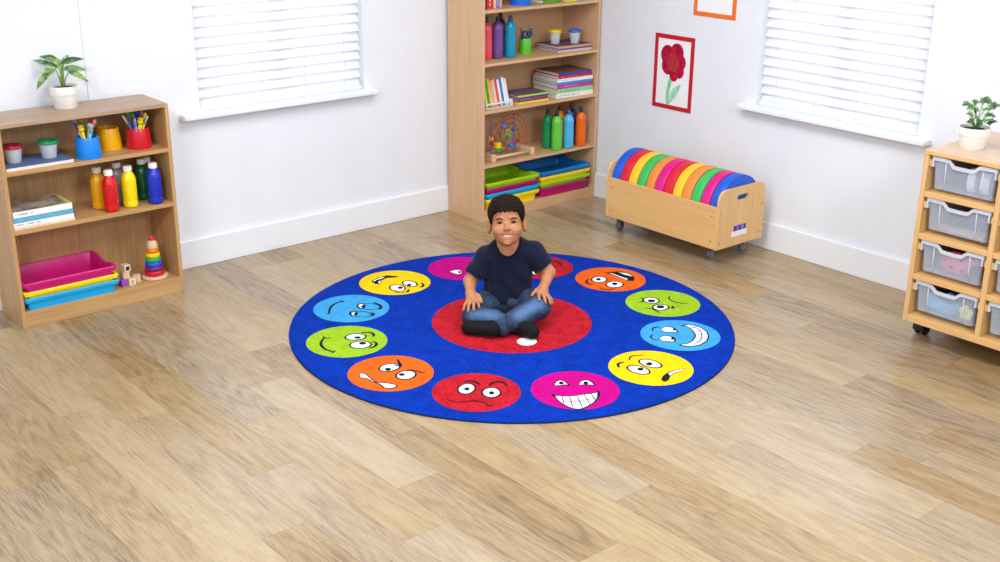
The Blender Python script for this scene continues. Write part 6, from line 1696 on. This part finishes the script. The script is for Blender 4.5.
# ribbed collar round the neck hole
cl = MB(); pts = []
for i in range(40):
    an = 2 * PI * i / 40
    # walk along the neck-hole ellipsoid until it meets the shirt surface
    best = None
    for el in np.linspace(-1.2, 1.2, 97):
        p = np.array([-0.021 + 0.057 * math.cos(an) * math.cos(el), 0.038 + 0.074 * math.sin(an) * math.cos(el), 0.388 + 0.078 * math.sin(el)])
        g = [np.array([p[k]]) for k in range(3)]
        d = float((rcone(tx(g), (-0.019, 0.012, 0.105), (-0.014, 0, 0.27), 0.117, 0.100) * 0.8)[0])
        d = float(smin(np.array(d), rcone(g, Ls, (-0.015, 0, 0.345), 0.046, 0.056)[0], 0.03)); d = float(smin(np.array(d), rcone(g, Rs, (-0.015, 0, 0.345), 0.046, 0.056)[0], 0.03))
        if best is None or abs(d) < best[0]: best = (abs(d), p)
    pts.append(best[1])
pts = np.array(pts)
for _ in range(3): pts = (np.roll(pts, 1, 0) + 2 * pts + np.roll(pts, -1, 0)) / 4
cl.tube([P3(p) for p in pts], 0.0042, 8, 0, None, True)
cl.build('collar', plain('navy_rib', rgb(12, 18, 38), 0.9, 0.2, 0.1, 300), shirt)

# jeans
Je = Field((-0.26, -0.13, 0.0), (0.21, 0.33, 0.23), 0.0032)
Je.ell((-0.020, 0.005, 0.088), (0.122, 0.088, 0.078), 0.02)
Je.cone(Lh, LK, 0.066, 0.0545, 0.02); Je.cone(Rh, RK, 0.066, 0.0570, 0.02)
Je.cone(LK, LA, 0.0530, 0.0380, 0.014)
def cuff(c, d):      # trim past the ankle
    return lambda P: sum((P[i] - c[i]) * d[i] for i in range(3))
axr = np.array(RA) - np.array(RK); axr /= np.linalg.norm(axr); cr_ = np.array(RA) + axr * 0.016
cutR = cuff(cr_, axr)
Je.add(lambda P: smax(rcone(P, RK, np.array(RA) + axr * 0.03, 0.0540, 0.0360), cutR(P), 0.004), np.minimum(RK, RA) - 0.06, np.maximum(RK, RA) + 0.06, 0.012)
def jfold(P):
    w1 = np.exp(-((P[0] + 0.03) ** 2 + (P[1] - 0.25) ** 2 + (P[2] - 0.06) ** 2) / 0.06 ** 2); w2 = np.exp(-((P[0] + 0.02) ** 2 + (P[1] - 0.12) ** 2) / 0.08 ** 2)
    return 0.0045 * w1 * np.sin(150 * (P[0] * 0.8 + P[2] * 0.4)) + 0.004 * w2 * np.sin(85 * P[0] + 60 * P[1]) + 0.0016 * np.sin(55 * P[0] + 40 * P[1] + 70 * P[2])
Pg = np.meshgrid(*Je.ax, indexing='ij'); Je.F = Je.F + jfold(Pg)
Je.cut(lambda P: 0.0130 - P[2], 0.004)
V, Fc = Je.mesh(); V = relax(V, Fc, 1, 0.3)
M_DENIM, nt, b = new_mat('washed_denim')
at = N(nt, 'ShaderNodeAttribute', attribute_name='wash')
tc_ = N(nt, 'ShaderNodeTexCoord'); n1 = N(nt, 'ShaderNodeTexNoise'); n1.inputs['Scale'].default_value = 120; n1.inputs['Detail'].default_value = 3
n2 = N(nt, 'ShaderNodeTexNoise'); n2.inputs['Scale'].default_value = 28; n2.inputs['Detail'].default_value = 3
nt.links.new(tc_.outputs['Object'], n1.inputs['Vector']); nt.links.new(tc_.outputs['Object'], n2.inputs['Vector'])
sm = N(nt, 'ShaderNodeMath', operation='MULTIPLY_ADD'); sm.inputs[1].default_value = 0.35
nt.links.new(n1.outputs['Fac'], sm.inputs[0]); nt.links.new(at.outputs['Fac'], sm.inputs[2])
s2 = N(nt, 'ShaderNodeMath', operation='MULTIPLY_ADD'); s2.inputs[1].default_value = 0.35
nt.links.new(n2.outputs['Fac'], s2.inputs[0]); nt.links.new(sm.outputs[0], s2.inputs[2])
r_ = N(nt, 'ShaderNodeValToRGB'); r_.color_ramp.elements[0].position = 0.25; r_.color_ramp.elements[1].position = 1.25
r_.color_ramp.elements[0].color = rgb(12, 24, 50); r_.color_ramp.elements[1].position = 1.0; r_.color_ramp.elements[1].color = rgb(84, 118, 166)
nt.links.new(s2.outputs[0], r_.inputs['Fac']); nt.links.new(r_.outputs[0], b.inputs['Base Color']); b.inputs['Roughness'].default_value = 0.85
jeans = fig_mesh('jeans', V, Fc, M_DENIM, child)
def segd(V, a, b_):
    a, b_ = np.array(a), np.array(b_); t_ = np.clip(((V - a) @ (b_ - a)) / ((b_ - a) @ (b_ - a)), 0, 1)
    return np.linalg.norm(V - (a + t_[:, None] * (b_ - a)), axis=1)
wv = np.maximum(np.exp(-(segd(V, (0.125, 0.190, 0.150), (0.035, 0.245, 0.110)) / 0.032) ** 2), 0.85 * np.exp(-(segd(V, (-0.175, 0.215, 0.105), (-0.075, 0.225, 0.095)) / 0.030) ** 2))
ca = jeans.data.attributes.new('wash', 'FLOAT', 'POINT'); ca.data.foreach_set('value', (wv * 0.62).astype(np.float32))

# black canvas shoes with pale soles
def shoe(name, heel, ankle, toe, rh, rt, up, flatten):
    heel, ankle, toe = map(np.array, (heel, ankle, toe))
    lo = np.minimum(np.minimum(heel, toe), ankle) - 0.055; hi = np.maximum(np.maximum(heel, toe), ankle) + 0.055
    S = Field(lo, hi, 0.0028)
    S.cone(heel, toe, rh, rt, 0.01); S.cone(heel, ankle, rh * 0.95, rh * 0.80, 0.015)
    mid = heel * 0.45 + toe * 0.55
    S.cone(mid, ankle, rt * 0.9, rh * 0.7, 0.015)
    up = np.array(up, float); up /= np.linalg.norm(up); base = heel - up * flatten
    S.cut(lambda P: sum((base[i] - P[i]) * up[i] for i in range(3)), 0.004)
    S.cut(lambda P: 0.0130 - P[2], 0.003)
    V, Fc = S.mesh(); V = relax(V, Fc, 1, 0.3)
    c = V[Fc].mean(1); dd = (c - base) @ up
    return fig_mesh(name, V, Fc, [plain('black_canvas', rgb(20, 20, 23), 0.8, 0.2, 0.2, 200, 0.001), plain('grey_sole', rgb(84, 86, 92), 0.7)], child, np.where(dd < 0.0075, 1, 0).astype(np.int32))
shoe('shoe', (-0.088, 0.262, 0.046), (-0.050, 0.258, 0.058), (-0.192, 0.236, 0.044), 0.034, 0.032, (0.0, -0.10, 1.0), 0.0325)
shoe('shoe', (0.030, 0.222, 0.046), (0.004, 0.214, 0.056), (0.088, 0.282, 0.046), 0.034, 0.033, (-0.62, 0.56, 0.55), 0.029)
# ================================================================== LIGHT
W = bpy.data.worlds.new('world'); SC.world = W; W.use_nodes = True
bg = W.node_tree.nodes['Background']; bg.inputs['Color'].default_value = (0.86, 0.92, 1.0, 1); bg.inputs['Strength'].default_value = 1.0
def area(name, loc, target, sx, sy, power, col=(1, 1, 1)):
    l = bpy.data.lights.new(name, 'AREA'); l.shape = 'RECTANGLE'; l.size = sx; l.size_y = sy; l.energy = power; l.color = col
    o = bpy.data.objects.new(name, l); COL.objects.link(o); o.location = loc
    o.rotation_euler = (Vector(target) - Vector(loc)).to_track_quat('-Z', 'Y').to_euler()
    return o
# daylight falling on the two windows from outside
area('daylight_window_one', ((W1[0] + W1[1]) / 2, 1.9, 2.3), ((W1[0] + W1[1]) / 2, 0.1, 1.35), 3.0, 3.0, 118, (0.95, 0.98, 1.0))
area('daylight_window_two', (1.9, (W2[0] + W2[1]) / 2, 2.3), (0.1, (W2[0] + W2[1]) / 2, 1.35), 3.0, 3.0, 118, (0.95, 0.98, 1.0))
# unseen studio softboxes following the shadow directions, plus an added top fill
area('softbox_left', (-5.0, -3.0, 2.70), (-4.0, -2.4, 0), 0.95, 0.95, 115, (0.96, 0.98, 1.0))
area('softbox_right', (-2.4, -5.4, 2.70), (-2.0, -4.4, 0), 0.95, 0.95, 128, (0.96, 0.98, 1.0))
area('top_fill', (-2.2, -2.2, 2.72), (-2.2, -2.2, 0), 1.4, 1.4, 62, (0.96, 0.98, 1.0))

# ================================================================== CAMERA
f_px, pitch, yaw, roll_c = 1175.385, math.radians(20.0834), math.radians(40.3129), math.radians(0.5139)
hh_ = Vector((math.sin(yaw), math.cos(yaw), 0)); rr_ = Vector((math.cos(yaw), -math.sin(yaw), 0)); uu_ = Vector((0, 0, 1))
fw = math.cos(pitch) * hh_ - math.sin(pitch) * uu_; up_ = math.sin(pitch) * hh_ + math.cos(pitch) * uu_
Rv = math.cos(roll_c) * rr_ + math.sin(roll_c) * up_; Uv = -math.sin(roll_c) * rr_ + math.cos(roll_c) * up_
cam = bpy.data.cameras.new('camera'); co = bpy.data.objects.new('camera', cam); COL.objects.link(co)
Mx = Matrix((Rv, Uv, -fw)).transposed().to_4x4(); Mx.translation = (-5.0479, -5.3678, 2.0204)
co.matrix_world = Mx
cam.sensor_width = 36.0; cam.sensor_fit = 'HORIZONTAL'; cam.lens = f_px * 36.0 / 1000.0; cam.clip_start = 0.05; cam.clip_end = 60
SC.camera = co
SC.view_settings.view_transform = 'Standard'; SC.view_settings.look = 'None'; SC.view_settings.gamma = 1.0
SC.view_settings.use_curve_mapping = False
SC.view_settings.exposure = -0.17
SC.cycles.use_denoising = True
SC.cycles.max_bounces = 8; SC.cycles.transparent_max_bounces = 12
